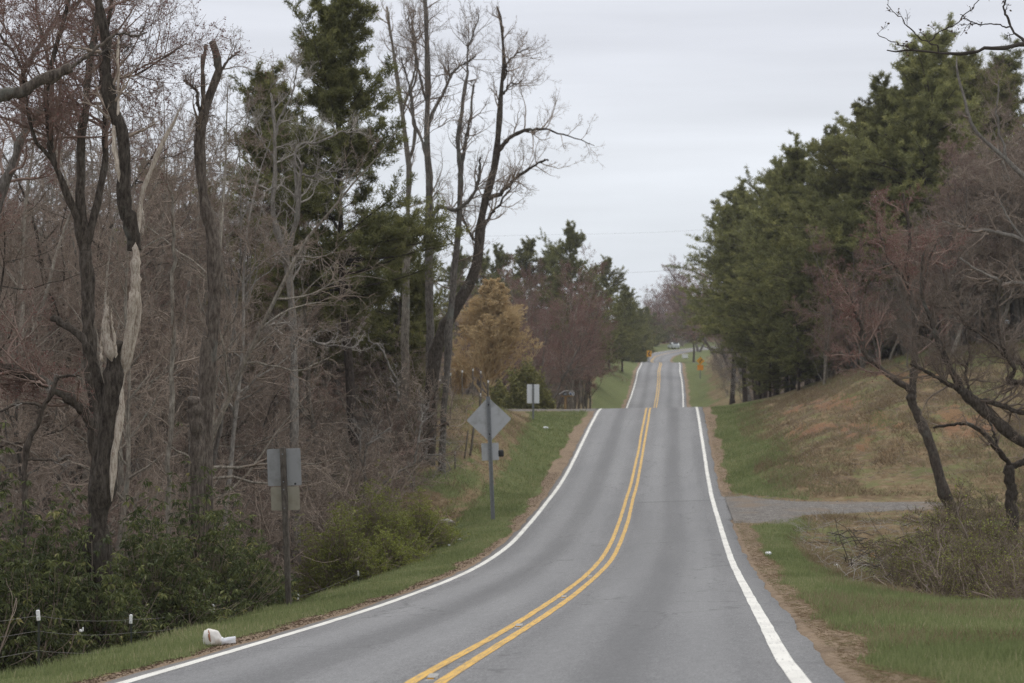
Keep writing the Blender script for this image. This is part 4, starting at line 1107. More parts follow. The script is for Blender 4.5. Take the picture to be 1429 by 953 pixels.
hero("pale_limbed_tree", "pale-limbed tree at the meadow edge with white bark on upper branches", 74.0, [
    ([(1500, 680), (1490, 500), (1470, 400), (1465, 300), (1440, 260), (1396, 215), (1359, 178), (1341, 121), (1335, 80)], 6.5, 1.0, 0, 0),
    ([(1470, 380), (1429, 336), (1380, 320), (1350, 317), (1315, 309)], 3.6, 1.2, 0, -.5),
    ([(1485, 470), (1440, 400), (1400, 395), (1375, 380), (1340, 360)], 3.2, 1.2, 0, -.6),
    ([(1400, 220), (1390, 160), (1395, 110)], 2, .8, 0, .2),
    ([(1429, 336), (1400, 300), (1388, 270)], 1.8, .8, 0, .4)],
    'bark_pale', 'twig_brown', 125, n=(15, 7, 5, 2), plen=2.0, t0=.25, minr=.004)

hero("leaning_verge_tree", "pale leaning trunk at the pines' edge, nearer of two by the far verge", 172.0, [([(1068, 560), (1060, 530), (1048, 495), (1040, 470), (1030, 440)], 3.6, 1.8, 0, 0)], 'bark_pale', 'twig_grey', 131, n=(12, 6, 5, 0), plen=2.2, minr=.008)
hero("leaning_verge_tree", "second pale leaning trunk, beside the far verge grass before the orange sign", 186.0, [([(1046, 556), (1036, 525), (1022, 490), (1012, 465)], 3.2, 1.6, 0, 0), ([(1040, 538), (1042, 500), (1036, 470)], 2, 1, 0, 0)], 'bark_pale', 'twig_grey', 132, n=(12, 6, 5, 0), plen=2.2, minr=.008)

# the big pine of the left woods
tr, fo = pine(51, 19.4, rad=.225, r0=.24, t0=.40, gap=.2, bl=(.20, .040), nb=5, dens=1.5, m=9, step=.62)
p0 = at(500, 74)
tree_obj("pine_tree", "tallest pine towering over the left woods with open dark crown", "tree", None, [("trunk", tr, M['bark_pine']), ("crown", fo, M['needles'])], tuple(p0 + np.array([0, 0, 0])), 0.4).rotation_euler = (0, R(-2.5), .4)
tr, fo = pine(52, 15, rad=.25, r0=.2, t0=.1, gap=.08, bl=(.22, .05), nb=6, m=8)
K2 = Kind(15, tree_obj("pine_tree", "", "tree", None, [("trunk", tr, M['bark_pine']), ("crown", fo, M['needles_blue'])]))
for x_, d_, y_, lab in ((405, 88, 95, "slimmer dark pine half hidden behind the brown twigs left of tallest pine"),
                        (552, 86, 300, "lower pine filling the gap right of the tallest pine trunk"),
                        (462, 94, 430, "short dark pine under the tallest pine behind the pale tree"),
                        (580, 96, 380, "low dark pine behind the base of the bare tall trees"),
                        (250, 95, 235, "small pine showing between snapped crooked tree and broken dead tree")):
    b = at(x_, d_)
    K2.place(tuple(b), EYE - (y_ - CYP) * d_ / F_PX - b[2], lab)

# the pines and hardwoods traced by their tops
def by_top(kind, x, y, d, label, group=None, wide=1.0):
    b = at(x, d)
    return kind.place(tuple(b), EYE - (y - CYP) * d / F_PX - b[2], label, group, wide)
GP = "pines massed along the right side of the road"
for k, (x_, y_, d_, lab) in enumerate([
    (1292, 52, 128, "highest pine at the top of the right slope under the budding branch"),
    (1236, 118, 131, "pine one step below the highest pine on the right slope"), (1186, 165, 139, None), (1128, 205, 148, None),
    (1084, 235, 158, None), (1056, 258, 168, None), (1040, 285, 184, None), (1022, 318, 205, None),
    (1350, 72, 140, None), (1418, 80, 145, None), (1150, 300, 134, None), (1098, 318, 141, None), (1208, 270, 130, None), (1060, 370, 152, None), (1255, 200, 137, None),
    (1115, 390, 130, None), (1062, 380, 170, None), (1075, 440, 138, None), (1170, 400, 127, None), (1220, 330, 146, None), (1300, 200, 150, None), (1380, 170, 152, None), (1160, 188, 137, None), (1212, 148, 134, None), (1264, 98, 131, None), (1106, 226, 152, None), (1322, 92, 137, None), (1066, 262, 166, None), (1142, 240, 143, None), (1385, 95, 142, None)]):
    by_top((PKH[k % 2] if d_ >= 166 else PK[k % 3]), x_, y_, d_, lab or "dark green pine massed with its neighbours on the right roadside slope", None if lab else GP, 1.25 if y_ > 290 else 1.12)
GL = "pines rising behind the reddish bare trees"
for k, (x_, y_, d_, lab) in enumerate([
    (697, 348, 215, None), (735, 335, 222, None), (768, 345, 226, None), (797, 318, 218, "pointed pine topping the row behind the reddish bare trees"), (822, 372, 230, None),
    (668, 360, 210, None), (640, 350, 200, None), (850, 360, 268, "dark pine leaning over the left verge at the reddish trees' end"), (868, 398, 285, "shorter dark pine beside the verge before the far bend"), (780, 380, 240, None), (715, 380, 235, None)]):
    by_top(PK[(k + 1) % 3], x_, y_, d_, lab or "pine in the evergreen row behind the reddish bare trees", None if lab else GL)
for k, (x_, y_, d_, lab) in enumerate([
    (884, 412, 350, None), (899, 428, 420, None), (915, 436, 470, None), (932, 440, 500, None), (876, 430, 330, None), (905, 440, 455, None), (925, 450, 490, None), (945, 446, 520, None), (893, 446, 400, None), (872, 418, 338, None), (887, 430, 362, None), (898, 436, 380, None)]):
    by_top(SPK[0], x_, y_, d_, "dark conifer standing beyond the far bend of the road", "dark conifers beyond the far bend")
by_top(PKH[0], 968, 418, 376, "dark spreading evergreen with visible trunk on the far tan lawn", None, 1.5)

GR_ = "reddish bare trees left of the far road"
for k, (x_, y_, d_) in enumerate([(690, 395, 175), (722, 400, 168), (752, 388, 176), (776, 385, 165), (800, 372, 176), (815, 392, 200), (797, 400, 158), (765, 410, 152), (740, 420, 160), (705, 420, 158), (816, 420, 172), (675, 385, 185), (660, 400, 170), (650, 380, 190), (728, 380, 190)]):
    by_top(RK[k % 2], x_, y_, d_, "reddish budding bare tree massed between golden tree and far road", GR_, .95)
GF = "bare trees along the right of the far road"
for k, (x_, y_, d_) in enumerate([(1016, 322, 262), (1008, 345, 285), (1008, 365, 330), (1030, 335, 240), (952, 372, 480), (932, 395, 520), (915, 412, 560), (975, 375, 440), (960, 400, 500), (940, 420, 540), (1015, 385, 305)]):
    by_top(RK[k % 2], x_, y_, d_, "purplish bare tree overhanging the far road beside the pines", GF, 1.2)
for k, (x_, y_, d_, lab) in enumerate([(1206, 372, 116, "red budding small tree on meadow crest before the dark pines"), (1192, 290, 121, "taller red budding tree rising in front of right slope pines"),
                                  (1150, 395, 119, "low red twigged tree at the shaded foot of right slope pines")]):
    by_top(RK[k % 2], x_, y_, d_, lab, None, .9)
HK = [bare_kind(17, 15, 'bark_forest', 'twig_brown', r0=.15, n=(20, 9, 7, 3), minr=.010, l1=.36),
      bare_kind(18, 15, 'bark_forest', 'twig_grey', r0=.12, stems=2, spread=.12, n=(14, 9, 7, 3), minr=.010, l1=.36),
      bare_kind(19, 15, 'bark_grey', 'twig_red', r0=.14, n=(20, 9, 7, 3), minr=.010, ang=(44, 42, 40, 38))]
GH = "bare hardwoods massed on the right hill"
g = np.random.default_rng(77)
for k in range(44):
    d_ = 112 + 45 * g.random() ** .8
    x_ = 1215 + 300 * g.random()
    ytop = np.interp(x_, [1215, 1290, 1350, 1429, 1520], [330, 215, 165, 130, 100]) + 90 * g.random()
    by_top(HK[k % 3], x_, ytop, d_, "brown twigged hardwood massed with its neighbours on the right hill", GH, 1.35)
for k in range(46):
    d_ = 107 + 13 * g.random(); x_ = 1262 + 250 * g.random()
    ytop = np.interp(x_, [1262, 1300, 1345, 1400, 1520], [330, 235, 160, 105, 70]) + 120 * g.random() ** 1.5
    if to_uv(at(x_, d_)[0], d_) > 15:
        by_top(HK[(0, 2, 1)[k % 3]], x_, ytop, d_, "brown twigged hardwood massed with its neighbours on the right hill", GH, 1.25)
for k in range(26):                                  # undergrowth below the pines and hill woods
    d_ = 124 + 30 * g.random(); x_ = 1040 + 420 * g.random()
    b = at(x_, d_)
    if to_uv(b[0], d_) > 9.5:
        BK_[k % 4].place(tuple(b), 2.5 + 2 * g.random(), "leafless brush under the trees on the right slope", "brush under the right slope trees", 1.3)
for k in range(16):                                  # leafless edge of the far right verge
    d_ = 150 + 150 * g.random(); u_ = 8.5 + 3 * g.random()
    X_ = float(rx(d_)) + u_
    BK_[k % 4].place((X_, d_, float(gz(X_, d_)[0])), 4 + 3.5 * g.random(), "grey leafless sapling leaning at the foot of roadside pines", "grey saplings at the foot of the roadside pines", .8)

# left woods
GW, GB = "bare trees massed in the left woods", "brush of the left woods"
cnt = 0
pts = []
while cnt < 205:
    d_ = 46 + 130 * g.random() ** 1.4
    x_ = -90 + 740 * g.random()
    X_ = (x_ - CXP) * d_ / F_PX; u_ = X_ - float(rx(d_))
    lim = np.interp(d_, [40, 60, 75, 90, 118, 128, 140], [-13, -13, -12, -15, -17, -16, -13])
    if u_ > lim or (x_ > 590 and d_ < 160): continue
    if any((X_ - a) ** 2 + (d_ - b) ** 2 < 3.0 for a, b in pts): continue
    pts.append((X_, d_))
    hgt = (10.5 + 5.5 * g.random()) * np.interp(x_, [0, 300, 480, 640], [1.0, .92, .84, .64])
    FK[cnt % 7].place((X_, d_, float(gz(X_, d_)[0])), hgt, "bare grey-brown tree standing among many in the left woods", GW, 1.15)
    cnt += 1
for k in range(34):
    for _ in range(60):
        d_ = 43 + 32 * g.random(); x_ = -70 + 385 * g.random()
        X_ = (x_ - CXP) * d_ / F_PX; u_ = X_ - float(rx(d_))
        if u_ < -11.5 and all((X_ - a) ** 2 + (d_ - b) ** 2 > 3.5 for a, b in pts): break
    else:
        continue
    pts.append((X_, d_))
    zt = EYE + (CYP - (-60 + 260 * g.random())) * d_ / F_PX
    z0 = float(gz(X_, d_)[0])
    FK[(0, 4, 1, 2, 3, 5, 6)[k % 7]].place((X_, d_, z0), min(zt - z0, 17.5), "bare grey-brown tree standing among many in the left woods", GW, .85)
cnt = 0
while cnt < 250:
    d_ = 43 + 70 * g.random() ** 1.2
    x_ = -60 + 660 * g.random()
    X_ = (x_ - CXP) * d_ / F_PX; u_ = X_ - float(rx(d_))
    lim = np.interp(d_, [40, 52, 64, 75, 90, 118], [-10.5, -10.5, -8.0, -8.2, -11.5, -17])
    if u_ > lim or x_ > 588: continue
    BK_[(0, 3, 1, 3, 2, 1)[cnt % 6]].place((X_, d_, float(gz(X_, d_)[0])), (2.6 + 3.2 * g.random()), "leafless tangled brush on the floor of the left woods", GB, 1.15)
    cnt += 1
for k in range(22):                                  # verge brush past the left driveway
    d_ = 138 + 150 * g.random(); u_ = -(8.2 + 4 * g.random())
    X_ = float(rx(d_)) + u_
    BK_[k % 4].place((X_, d_, float(gz(X_, d_)[0])), 2.5 + 3 * g.random(), "leafless brush at the wood edge beyond the mailbox", "brush beyond the mailbox", 1.2)
for k in range(26):                                  # woods far beyond the bend
    d_ = 560 + 260 * g.random(); x_ = 800 + 330 * g.random()
    b = at(x_, d_)
    FK[k % 7].place(tuple(b), 13 + 6 * g.random(), "far bare tree on the rise beyond the bend", "far bare trees beyond the bend", 1.3)

for k, (x_, y_, d_) in enumerate([(925, 405, 500), (940, 396, 510), (956, 386, 495), (972, 372, 505), (905, 420, 530), (930, 432, 520), (950, 415, 515), (915, 430, 545), (965, 405, 540), (985, 380, 520), (945, 440, 500), (898, 428, 560)]):
    by_top(RK[k % 2], x_, y_, d_, "purplish bare tree closing the view beyond the far bend", "bare trees closing the far bend", 1.35)

# golden tree
tr, cr, bd = bare(61, 9, stems=1, r0=.16, spread=.02, n=(130, 14, 6, 2), ang=(38, 34, 32, 30), l1=.60, even=.10, t0=.05, wander=.03, up=(.10, .09, .06), minr=.008, taper=.90, buds=9, rat=(.34, .45, .5))
b = at(683, 142)
tree_obj("golden_tree", "golden brown pear-shaped small tree behind the grassy mound", "tree", None, [("trunk", tr, M['twig_gold']), ("crown", cr, M['twig_gold']), ("foliage", bd, M['gold_leaf'])],
         tuple(b), .3, tuple((EYE - (398 - CYP) * 142 / F_PX - b[2]) / 9.2 * q for q in (1.30, 1.30, 1.06)))
b = at(642, 146)
o = tree_obj("golden_tree", "lower golden brown tree half hidden beside the leaning trunk", "tree", None, [("trunk", tr, M['twig_gold']), ("crown", cr, M['twig_gold']), ("foliage", bd, M['gold_leaf'])], tuple(b), 2.1, .42)

# ------------------------------------------------------------------ leafy shrubs
def whorl_leaves(g, C, per, ln, wd, droop):
    """leaves in whorls round the points C: two folded faces per leaf"""
    n = len(C)
    az = g.random((n, per)) * 6.283
    el = np.radians(-droop + 22 * g.normal(size=(n, per)))
    D = np.stack([np.cos(az) * np.cos(el), np.sin(az) * np.cos(el), np.sin(el)], -1)
    S = unit(np.cross(D, np.array([0, 0, 1.]) + .35 * g.normal(size=D.shape)))
    Nn = np.cross(S, D)
    L = ln * (.65 + .6 * g.random((n, per, 1))); W = wd * (.7 + .5 * g.random((n, per, 1)))
    B0 = C[:, None] + D * .015
    mid = B0 + D * L * .5
    tip = B0 + D * L - Nn * L * .16
    V = np.stack([B0, mid + S * W / 2 + Nn * W * .12, tip, mid - S * W / 2 + Nn * W * .12], 2).reshape(-1, 3)
    q = np.arange(n * per)[:, None] * 4 + np.arange(4)[None]
    T = np.concatenate([q[:, [0, 1, 2]], q[:, [0, 2, 3]]])
    return V, T

def leafy_shrub(seed, W, H, stems, whorls, per, ln, wd, droop, mat, twig, name, label, loc, group=None, shell=.45):
    g = np.random.default_rng(seed)
    root = thing(name, label, "shrub", loc, 0, group)
    D = g.normal(size=(stems, 3)) * np.array([.55, .55, 0]) + np.array([0, 0, 1.0])
    D[:, :2] *= W / H * 1.2
    P0, R0 = grow(g, np.concatenate([g.normal(size=(stems, 2)) * W * .12, np.full((stems, 1), -.1)], 1), D, H * (.5 + .4 * g.random(stems)), np.full(stems, .022), np.full(stems, .008), 10, .14, .02)
    s, d, l, r = sprout(g, P0, R0, 6, .25, 1, 45, 12, .5, .4, .6)
    P1, R1 = grow(g, s, d, l, np.maximum(r, .006), np.full(len(s), .004), 6, .2, .05)
    st = Bag(); st.add(*tubes(P0, R0, 5)); st.add(*tubes(P1, R1, 3))
    # whorl points: lumpy dome
    v = unit(g.normal(size=(whorls, 3))); v[:, 2] = np.abs(v[:, 2]) * 1.1 - .12
    rad = shell + (1 - shell) * g.random(whorls) ** .5
    lump = 1 + .20 * np.sin(v[:, 0] * 6 + seed) * np.cos(v[:, 1] * 5 + seed * 2) + .16 * np.sin(v[:, 2] * 9 + v[:, 0] * 7) + .12 * g.normal(size=whorls)
    C = v * (rad * lump)[:, None] * np.array([W / 2, W / 2, H])
    C[:, 2] = np.maximum(C[:, 2], .1)
    # a twig from the inner shrub to every third whorl
    k = C[::3]
    Pt, Rt = grow(g, k * np.array([.55, .55, .6]), k - k * np.array([.55, .55, .6]), np.linalg.norm(k - k * np.array([.55, .55, .6]), axis=1), np.full(len(k), .008), np.full(len(k), .004), 4, .08, 0)
    st.add(*tubes(Pt, Rt, 3))
    st.build("stems", M[twig], root)
    V, T = whorl_leaves(g, C, per, ln, wd, droop)
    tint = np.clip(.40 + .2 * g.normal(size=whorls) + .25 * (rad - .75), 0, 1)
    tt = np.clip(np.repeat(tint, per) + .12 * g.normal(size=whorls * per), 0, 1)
    lf = Bag(); lf.add(V, None, T, np.repeat(tt, 4))
    lf.build("foliage", M[mat], root, False)
    return root
GRH = "rhododendrons between the fence and the woods"
for k, (x_, d_, W_, yt, lab) in enumerate([
    (20, 30.5, 2.6, 705, "rhododendron at the picture edge beneath the leaning dead sapling"), (85, 31.5, 2.4, 722, "rhododendron standing left of the broken tree foot"),
    (140, 30.5, 2.4, 770, "rhododendron hiding the foot of the broken dead tree"), (205, 33.5, 2.8, 708, "tall rhododendron just right of the broken dead tree"),
    (285, 36, 2.8, 690, "tallest rhododendron in front of snapped trunk and rugged tree"), (335, 38, 2.2, 740, "last rhododendron beside the two-plate sign post"), (250, 33, 2.2, 775, "lower rhododendron behind the white littered bag"),
    (55, 29, 2.2, 790, "low rhododendron right behind the fence wire's first insulator"), (170, 32, 2.0, 800, "small rhododendron behind the middle insulators of wire fence"), (-20, 28.5, 2.2, 740, "rhododendron cut off by the picture edge"),
    (300, 36.5, 2.0, 790, "small rhododendron filling the gap left of two-plate sign")]):
    b = at(x_, d_)
    d_ += 2.0; W_ *= 1.18; yt += 10; b = at(x_, d_)
    H_ = EYE - (yt - CYP) * d_ / F_PX - b[2]
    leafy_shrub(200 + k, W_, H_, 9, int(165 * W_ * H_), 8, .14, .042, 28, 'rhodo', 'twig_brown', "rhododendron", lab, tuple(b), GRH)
for k, (x_, d_, W_, yt, lab) in enumerate([
    (530, 57, 3.4, 688, "greening low shrub in the hollow left of the grey diamond sign"), (588, 61, 2.6, 700, "smaller greening shrub nearest the diamond sign post in hollow"), (478, 53, 2.8, 722, "greening shrub right of the two-plate sign post"), (540, 54.5, 2.4, 745, "low greening shrub at the edge of verge grass")]):
    b = at(x_, d_)
    H_ = max(1.0, EYE - (yt - CYP) * d_ / F_PX - b[2])
    leafy_shrub(230 + k, W_, H_, 22, int(620 * W_ * H_), 6, .075, .034, 5, 'shrub_green', 'twig_brown', "greening_shrub", lab, tuple(b))
b = at(737, 134)
leafy_shrub(240, 3.2, 2.9, 9, 4200, 7, .15, .075, 35, 'evergreen_shrub', 'twig_brown', "evergreen_shrub", "rounded yellow-green evergreen shrub behind the white sign back", tuple(b), None, .78)
b = at(698, 138)
leafy_shrub(241, 2.0, 1.9, 7, 1300, 7, .13, .06, 35, 'evergreen_shrub', 'twig_brown', "evergreen_shrub", "small evergreen shrub at the foot of the golden tree", tuple(b))
# brush in the right-hand hollow
RB = bare_kind(35, 2.2, 'twig_brown', 'twig_thicket', 'shrub_green', name="thicket_shrub", cat="shrub", stems=11, r0=.013, spread=.55, n=(9, 6, 6, 0), l1=.55, t0=.08, wander=.14, minr=.0036, up=(.0, .02, .02), buds=1)
for k, (x_, d_, h_, lab) in enumerate([
    (1285, 43, 1.5, "low brown thicket shrub at the left end of the ditch brush"), (1330, 45, 2.2, "olive tinged thicket shrub below the leaning roadside tree"), (1375, 42, 2.4, "dense thicket shrub in front of the small dark tree"),
    (1420, 44, 2.7, "tall thicket shrub at the picture edge by the ditch"), (1345, 40, 1.6, "thicket shrub hanging over the verge grass"), (1400, 48, 2.6, "thicket shrub behind the others under the knotted limbs"), (1460, 42, 2.6, "thicket shrub cut off by the picture edge"),
    (1330, 62, 1.2, "thicket shrub at the faded end of the gravel driveway"), (1375, 64, 1.4, "thicket shrub beside the small dark tree foot"), (1415, 66, 1.5, "thicket shrub at the bank foot by the picture edge"), (1310, 50, 1.6, "small thicket shrub close to the gravel driveway"), (1440, 38.5, 1.7, "thicket shrub rising from near verge grass at the picture edge")]):
    b = at(x_, d_)
    RB.place(tuple(b), h_ * 1.3, lab, None, 1.15)

# ------------------------------------------------------------------ grass, straw, leaves (uncountable ground cover)
def scatter(name, n, u0, u1, v0, v1, keep, hgt, wid, mat, seed, vpow=1.6, lean=.5, flat=False):
    g = np.random.default_rng(seed)
    u = u0 + (u1 - u0) * g.random(n); v = v0 + (v1 - v0) * g.random(n) ** vpow
    G, Dm, W, C = masks(u, v)
    k = keep(u, v, G, Dm, W, C, g)
    u, v = u[k], v[k]; n = len(u)
    z = gz_uv(u, v)
    P = np.stack([u + rx(v), v, z - .01], 1)
    az = g.random(n) * 6.283
    ln = hgt * (.5 + g.random(n) ** 1.5) * (.75 + .9 * np.clip(vnoise(u * 1.1, v * 1.1) + .5, 0, 1))
    D = np.stack([np.cos(az) * lean * g.random(n), np.sin(az) * lean * g.random(n), np.ones(n) * (.12 if flat else 1)], 1)
    if flat: D[:, :2] = np.stack([np.cos(az), np.sin(az)], 1)
    D = unit(D)
    S = unit(np.cross(D, np.stack([np.cos(az + 1.3), np.sin(az + 1.3), np.zeros(n)], 1))) * (wid * (.6 + .8 * g.random(n)))[:, None] / 2
    if flat: P[:, 2] += .02
    V = np.stack([P + S, P - S, P + D * ln[:, None] + (np.array([0, 0, -.15]) * ln[:, None] * (0 if flat else lean))], 1).reshape(-1, 3)
    T = np.arange(n)[:, None] * 3 + np.arange(3)[None]
    b = Bag(); tint = np.clip(.40 + .26 * vnoise(u * .5 + 3, v * .5) * 2 + .2 * g.normal(size=n), 0, 1)
    b.add(V, None, T, np.repeat(tint, 3))
    o = b.build(name, M[mat], None, False)
    return tag(o, None, None, None, "stuff")
grass_keep = lambda u, v, G, Dm, W, C, g: (G > .25 + .5 * g.random(len(u))) & (Dm < .6)
o = scatter("grass", 150000, -8.5, -3.7, 14, 80, grass_keep, .085, .012, 'blade', 301)
tag(o, "short green grass on the narrow verge by the wire fence", "grass")
o = scatter("grass", 280000, 4.0, 13, 14, 66, grass_keep, .085, .012, 'blade', 302)
tag(o, "green verge grass beside the road's wide dirt shoulder", "grass")
o = scatter("grass", 100000, 4.0, 12, 66, 128, grass_keep, .14, .024, 'blade', 303, 1.1)
tag(o, "green grass strip at the foot of the meadow bank", "grass")
o = scatter("grass", 70000, -14, -4.2, 70, 128, grass_keep, .14, .024, 'blade', 304, 1.1)
tag(o, "green grass on the mound and verge by the diamond sign", "grass")
straw_keep = lambda u, v, G, Dm, W, C, g: (vnoise(u * .45 + 7, v * .45) + .5 > .75 * g.random(len(u))) & (np.where(u > 0, np.abs(v - 70) - np.interp(u, [4, 5, 7, 10, 14], [6, 3.4, 1, -.4, -.8]), np.abs(v - 130)) > 2.6) & (G < .8) & (Dm < .5) & (C < .5) & (vnoise(u * .9, v * .9) + .5 > .35 * g.random(len(u)) + .15)
o = scatter("dry_grass", 170000, 5.5, 26, 74, 125, straw_keep, .22, .028, 'straw', 305, 1.1, 1.1)
tag(o, "dry tan grass covering the meadow bank", "grass")
o = scatter("dry_grass", 110000, 5.4, 20, 34, 68, straw_keep, .24, .018, 'straw', 306, 1.1, 1.4)
tag(o, "dry straw lying over the ditch before the driveway", "grass")
o = scatter("dry_grass", 80000, -17, -4.4, 56, 120, straw_keep, .22, .024, 'straw', 307, 1.1, 1.2)
tag(o, "dry tan grass over the mound and hollow", "grass")
dirt_keep = lambda u, v, G, Dm, W, C, g: (Dm > .2) & (np.abs(u - .08) > 3.8)
mouth_keep = lambda u, v, G, Dm, W, C, g: (np.abs(v - 70.4) < np.interp(u, [3.6, 5, 7, 10, 13], [8.5, 5.6, 3.2, 2.0, .8]) * (.6 + .5 * g.random(len(u))))
o = scatter("gravel", 5000, 3.7, 13, 61, 80, mouth_keep, .06, .05, 'stone', 321, 1.0, 1, True)
tag(o, "loose gravel scattered over the driveway mouth", "gravel")
verge_keep = lambda u, v, G, Dm, W, C, g: (Dm < .5) & (vnoise(u * .7 + 5, v * .5) > .12 * g.random(len(u)) + .02)
o = scatter("dry_grass", 60000, 4.0, 13, 14, 44, verge_keep, .13, .012, 'straw', 320, 1.5, 1.0)
tag(o, "dry stalks patching the green verge near the road", "grass")
o = scatter("leaf_debris", 30000, -6.0, -3.7, 14, 90, dirt_keep, .035, .014, 'dead_leaf', 308, 1.4, 1, True)
tag(o, "dead leaf debris along the narrow dirt shoulder", "debris")
o = scatter("leaf_debris", 30000, 3.8, 5.6, 14, 120, dirt_keep, .11, .007, 'straw', 309, 1.4, 1, True)
tag(o, "flattened dry grass along the wide dirt shoulder", "debris")
wood_keep = lambda u, v, G, Dm, W, C, g: (W > .5)
o = scatter("fallen_leaves", 70000, -22, -6.8, 22, 100, wood_keep, .10, .07, 'dead_leaf', 310, 1.0, 1, True)
tag(o, "fallen brown leaves over the floor of the left woods", "leaves")

def sticks(name, lab, n, u0, u1, v0, v1, ln, r, mat, seed):
    g = np.random.default_rng(seed)
    u = u0 + (u1 - u0) * g.random(n); v = v0 + (v1 - v0) * g.random(n)
    S = np.stack([u + rx(v), v, gz_uv(u, v) + .03], 1)
    D = g.normal(size=(n, 3)) * np.array([1, 1, .22]); D[:, 2] = np.abs(D[:, 2]) + .05
    P, rr = grow(g, S, D, ln * (.3 + g.random(n)), np.full(n, r), np.full(n, r * .5), 5, .16, -.02)
    b = Bag(); b.add(*tubes(P, rr, 4))
    return tag(b.build(name, M[mat]), lab, "brush debris", None, "stuff")
sticks("brush_debris", "dark dead sticks strewn over the straw hollow", 420, 6.4, 13, 42, 62, 1.2, .016, 'twig_dark', 501)
sticks("brush_debris", "pale dead sticks and stalks strewn over the straw hollow", 700, 5.7, 13, 40, 65, .8, .009, 'twig_pale', 502)
sticks("brush_debris", "dead stalks standing over the eroded meadow bank", 1600, 7, 18, 76, 112, .6, .010, 'twig_brown', 503)
sticks("brush_debris", "fallen dead branches over the floor of the left woods", 420, -17, -7.5, 40, 95, 1.8, .014, 'twig_grey', 504)

# ------------------------------------------------------------------ signs
def Rm(axis, deg):
    a = R(deg); c, s = math.cos(a), math.sin(a)
    if axis == 'x': return np.array([[1, 0, 0], [0, c, -s], [0, s, c]])
    if axis == 'y': return np.array([[c, 0, s], [0, 1, 0], [-s, 0, c]])
    return np.array([[c, -s, 0], [s, c, 0], [0, 0, 1]])

def plate(w, h, cz, y, rad=.04, th=.006, rot=0.0, cx=0.0):
    """thin sign plate with rounded corners, facing +-y"""
    pts = []
    for sx, sz, a0 in ((1, 1, 0), (-1, 1, 90), (-1, -1, 180), (1, -1, 270)):
        for a in (0, 30, 60, 90):
            t = R(a0 + a)
            pts.append((sx * (w / 2 - rad) + rad * math.cos(t), sz * (h / 2 - rad) + rad * math.sin(t)))
    c, s = math.cos(R(rot)), math.sin(R(rot))
    pts = [(cx + p[0] * c - p[1] * s, cz + p[0] * s + p[1] * c) for p in pts]
    b = Bag(); b.prism(pts, y - th / 2, y + th / 2)
    return b

def channel(h, w=.08, d=.04, t=.008):
    """U-channel post with its open side to the camera"""
    b = Bag()
    b.box((0, d / 2, h / 2 - .25), (w * .5, t, h + .5))
    for s in (-1, 1):
        b.box((s * (w * .25 + t / 2), 0, h / 2 - .25), (t, d, h + .5))
        b.box((s * (w * .25 + t + w * .12), -d / 2 + t / 2, h / 2 - .25), (w * .24, t, h + .5))
    return b

# two-plate sign on a square wooden post, seen from behind
b = at(403, 38)
s1 = thing("road_sign", "two grey sign backs on a square wooden post by the rhododendrons", "sign", tuple(b))
s1.rotation_euler = (0, R(-2.2), R(-6))
h = EYE - (624 - CYP) * 38 / F_PX - b[2]
Bag().box((0, 0, h / 2 - .25), (.11, .10, h + .5), None, .008).build("post", M['post_grain'], s1, False)
u1 = plate(.70, .76, h - .41, .060, .035).build("upper_plate", M['alu_shade'], s1, False)
u2 = plate(.60, .48, h - 1.05, .060, .03).build("lower_plate", M['alu_dull'], s1, False)
for z_ in (h - .14, h - .70):
    Bag().tube([(0, -.066, z_), (0, -.048, z_)], .014, 8).build("bolt", M['steel'], u1)
for z_ in (h - .86, h - 1.24):
    Bag().tube([(0, -.066, z_), (0, -.048, z_)], .014, 8).build("bolt", M['steel'], u2)
Bag().tube([(.22, .050, h - .755), (.22, .057, h - .755)], .022, 8).build("bolt_hole", M['black'], u1)

# diamond sign with a square plate below
b = at(688, 69)
s2 = thing("road_sign", "large grey diamond sign back with a square plate below it on a metal post", "sign", tuple(b))
s2.rotation_euler = (0, R(-2.3), R(3))
h = EYE - (553 - CYP) * 69 / F_PX - b[2]
channel(h, .13, .06, .012).build("post", M['steel'], s2, False)
dpl = plate(1.18, 1.18, h - .86, .045, .06, .006, 45).build("diamond_plate", M['alu'], s2, False)
for z_ in (h - .30, h - 1.40):
    Bag().tube([(0, -.02, z_), (0, .03, z_)], .03, 8).build("bolt", M['black'], dpl)
plate(.64, .64, h - 2.05, .045, .03).build("square_plate", M['alu'], s2, False)
k = Bag(); k.box((.40, .07, h - 2.13), (.20, .14, .25), None, .03); k.box((.40, -.01, h - 2.13), (.13, .03, .17), None, .012)
k.box((.20, .085, h - 2.13), (.40, .03, .04))
k.build("equipment_box", M['black'], s2, False)  # small black equipment box on a bracket beside the square plate

# white-backed tall plate at the crest
b = at(744, 118)
s3 = thing("road_sign", "tall white sign back on a thin dark post before the rounded shrub", "sign", tuple(b))
h = EYE - (536 - CYP) * 118 / F_PX - b[2]
channel(h, .10, .05, .012).build("post", M['steel'], s3, False)
plate(.78, 1.20, h - .61, .035, .04).build("plate", M['alu_white'], s3, False)

# yellow chevron sign at the far bend, front face seen
b = at(905, 343)
s4 = thing("road_sign", "small yellow sign with a black chevron on the far verge left of the bend", "sign", tuple(b))
s4.rotation_euler = (0, R(4), R(20))
zc = EYE - (493.5 - CYP) * 343 / F_PX - b[2]
channel(zc + .5, .10, .05, .012).build("post", M['steel'], s4, False)
fp = plate(.95, 1.15, zc, -.04, .05).build("plate", M['yellow_sign'], s4, False)
k = Bag()
for sg in (1, -1):
    k.box((.0, -.046, zc + sg * .20), (.22, .006, .56), Rm('y', sg * 35))
k.build("chevron_mark", M['black'], fp, False)

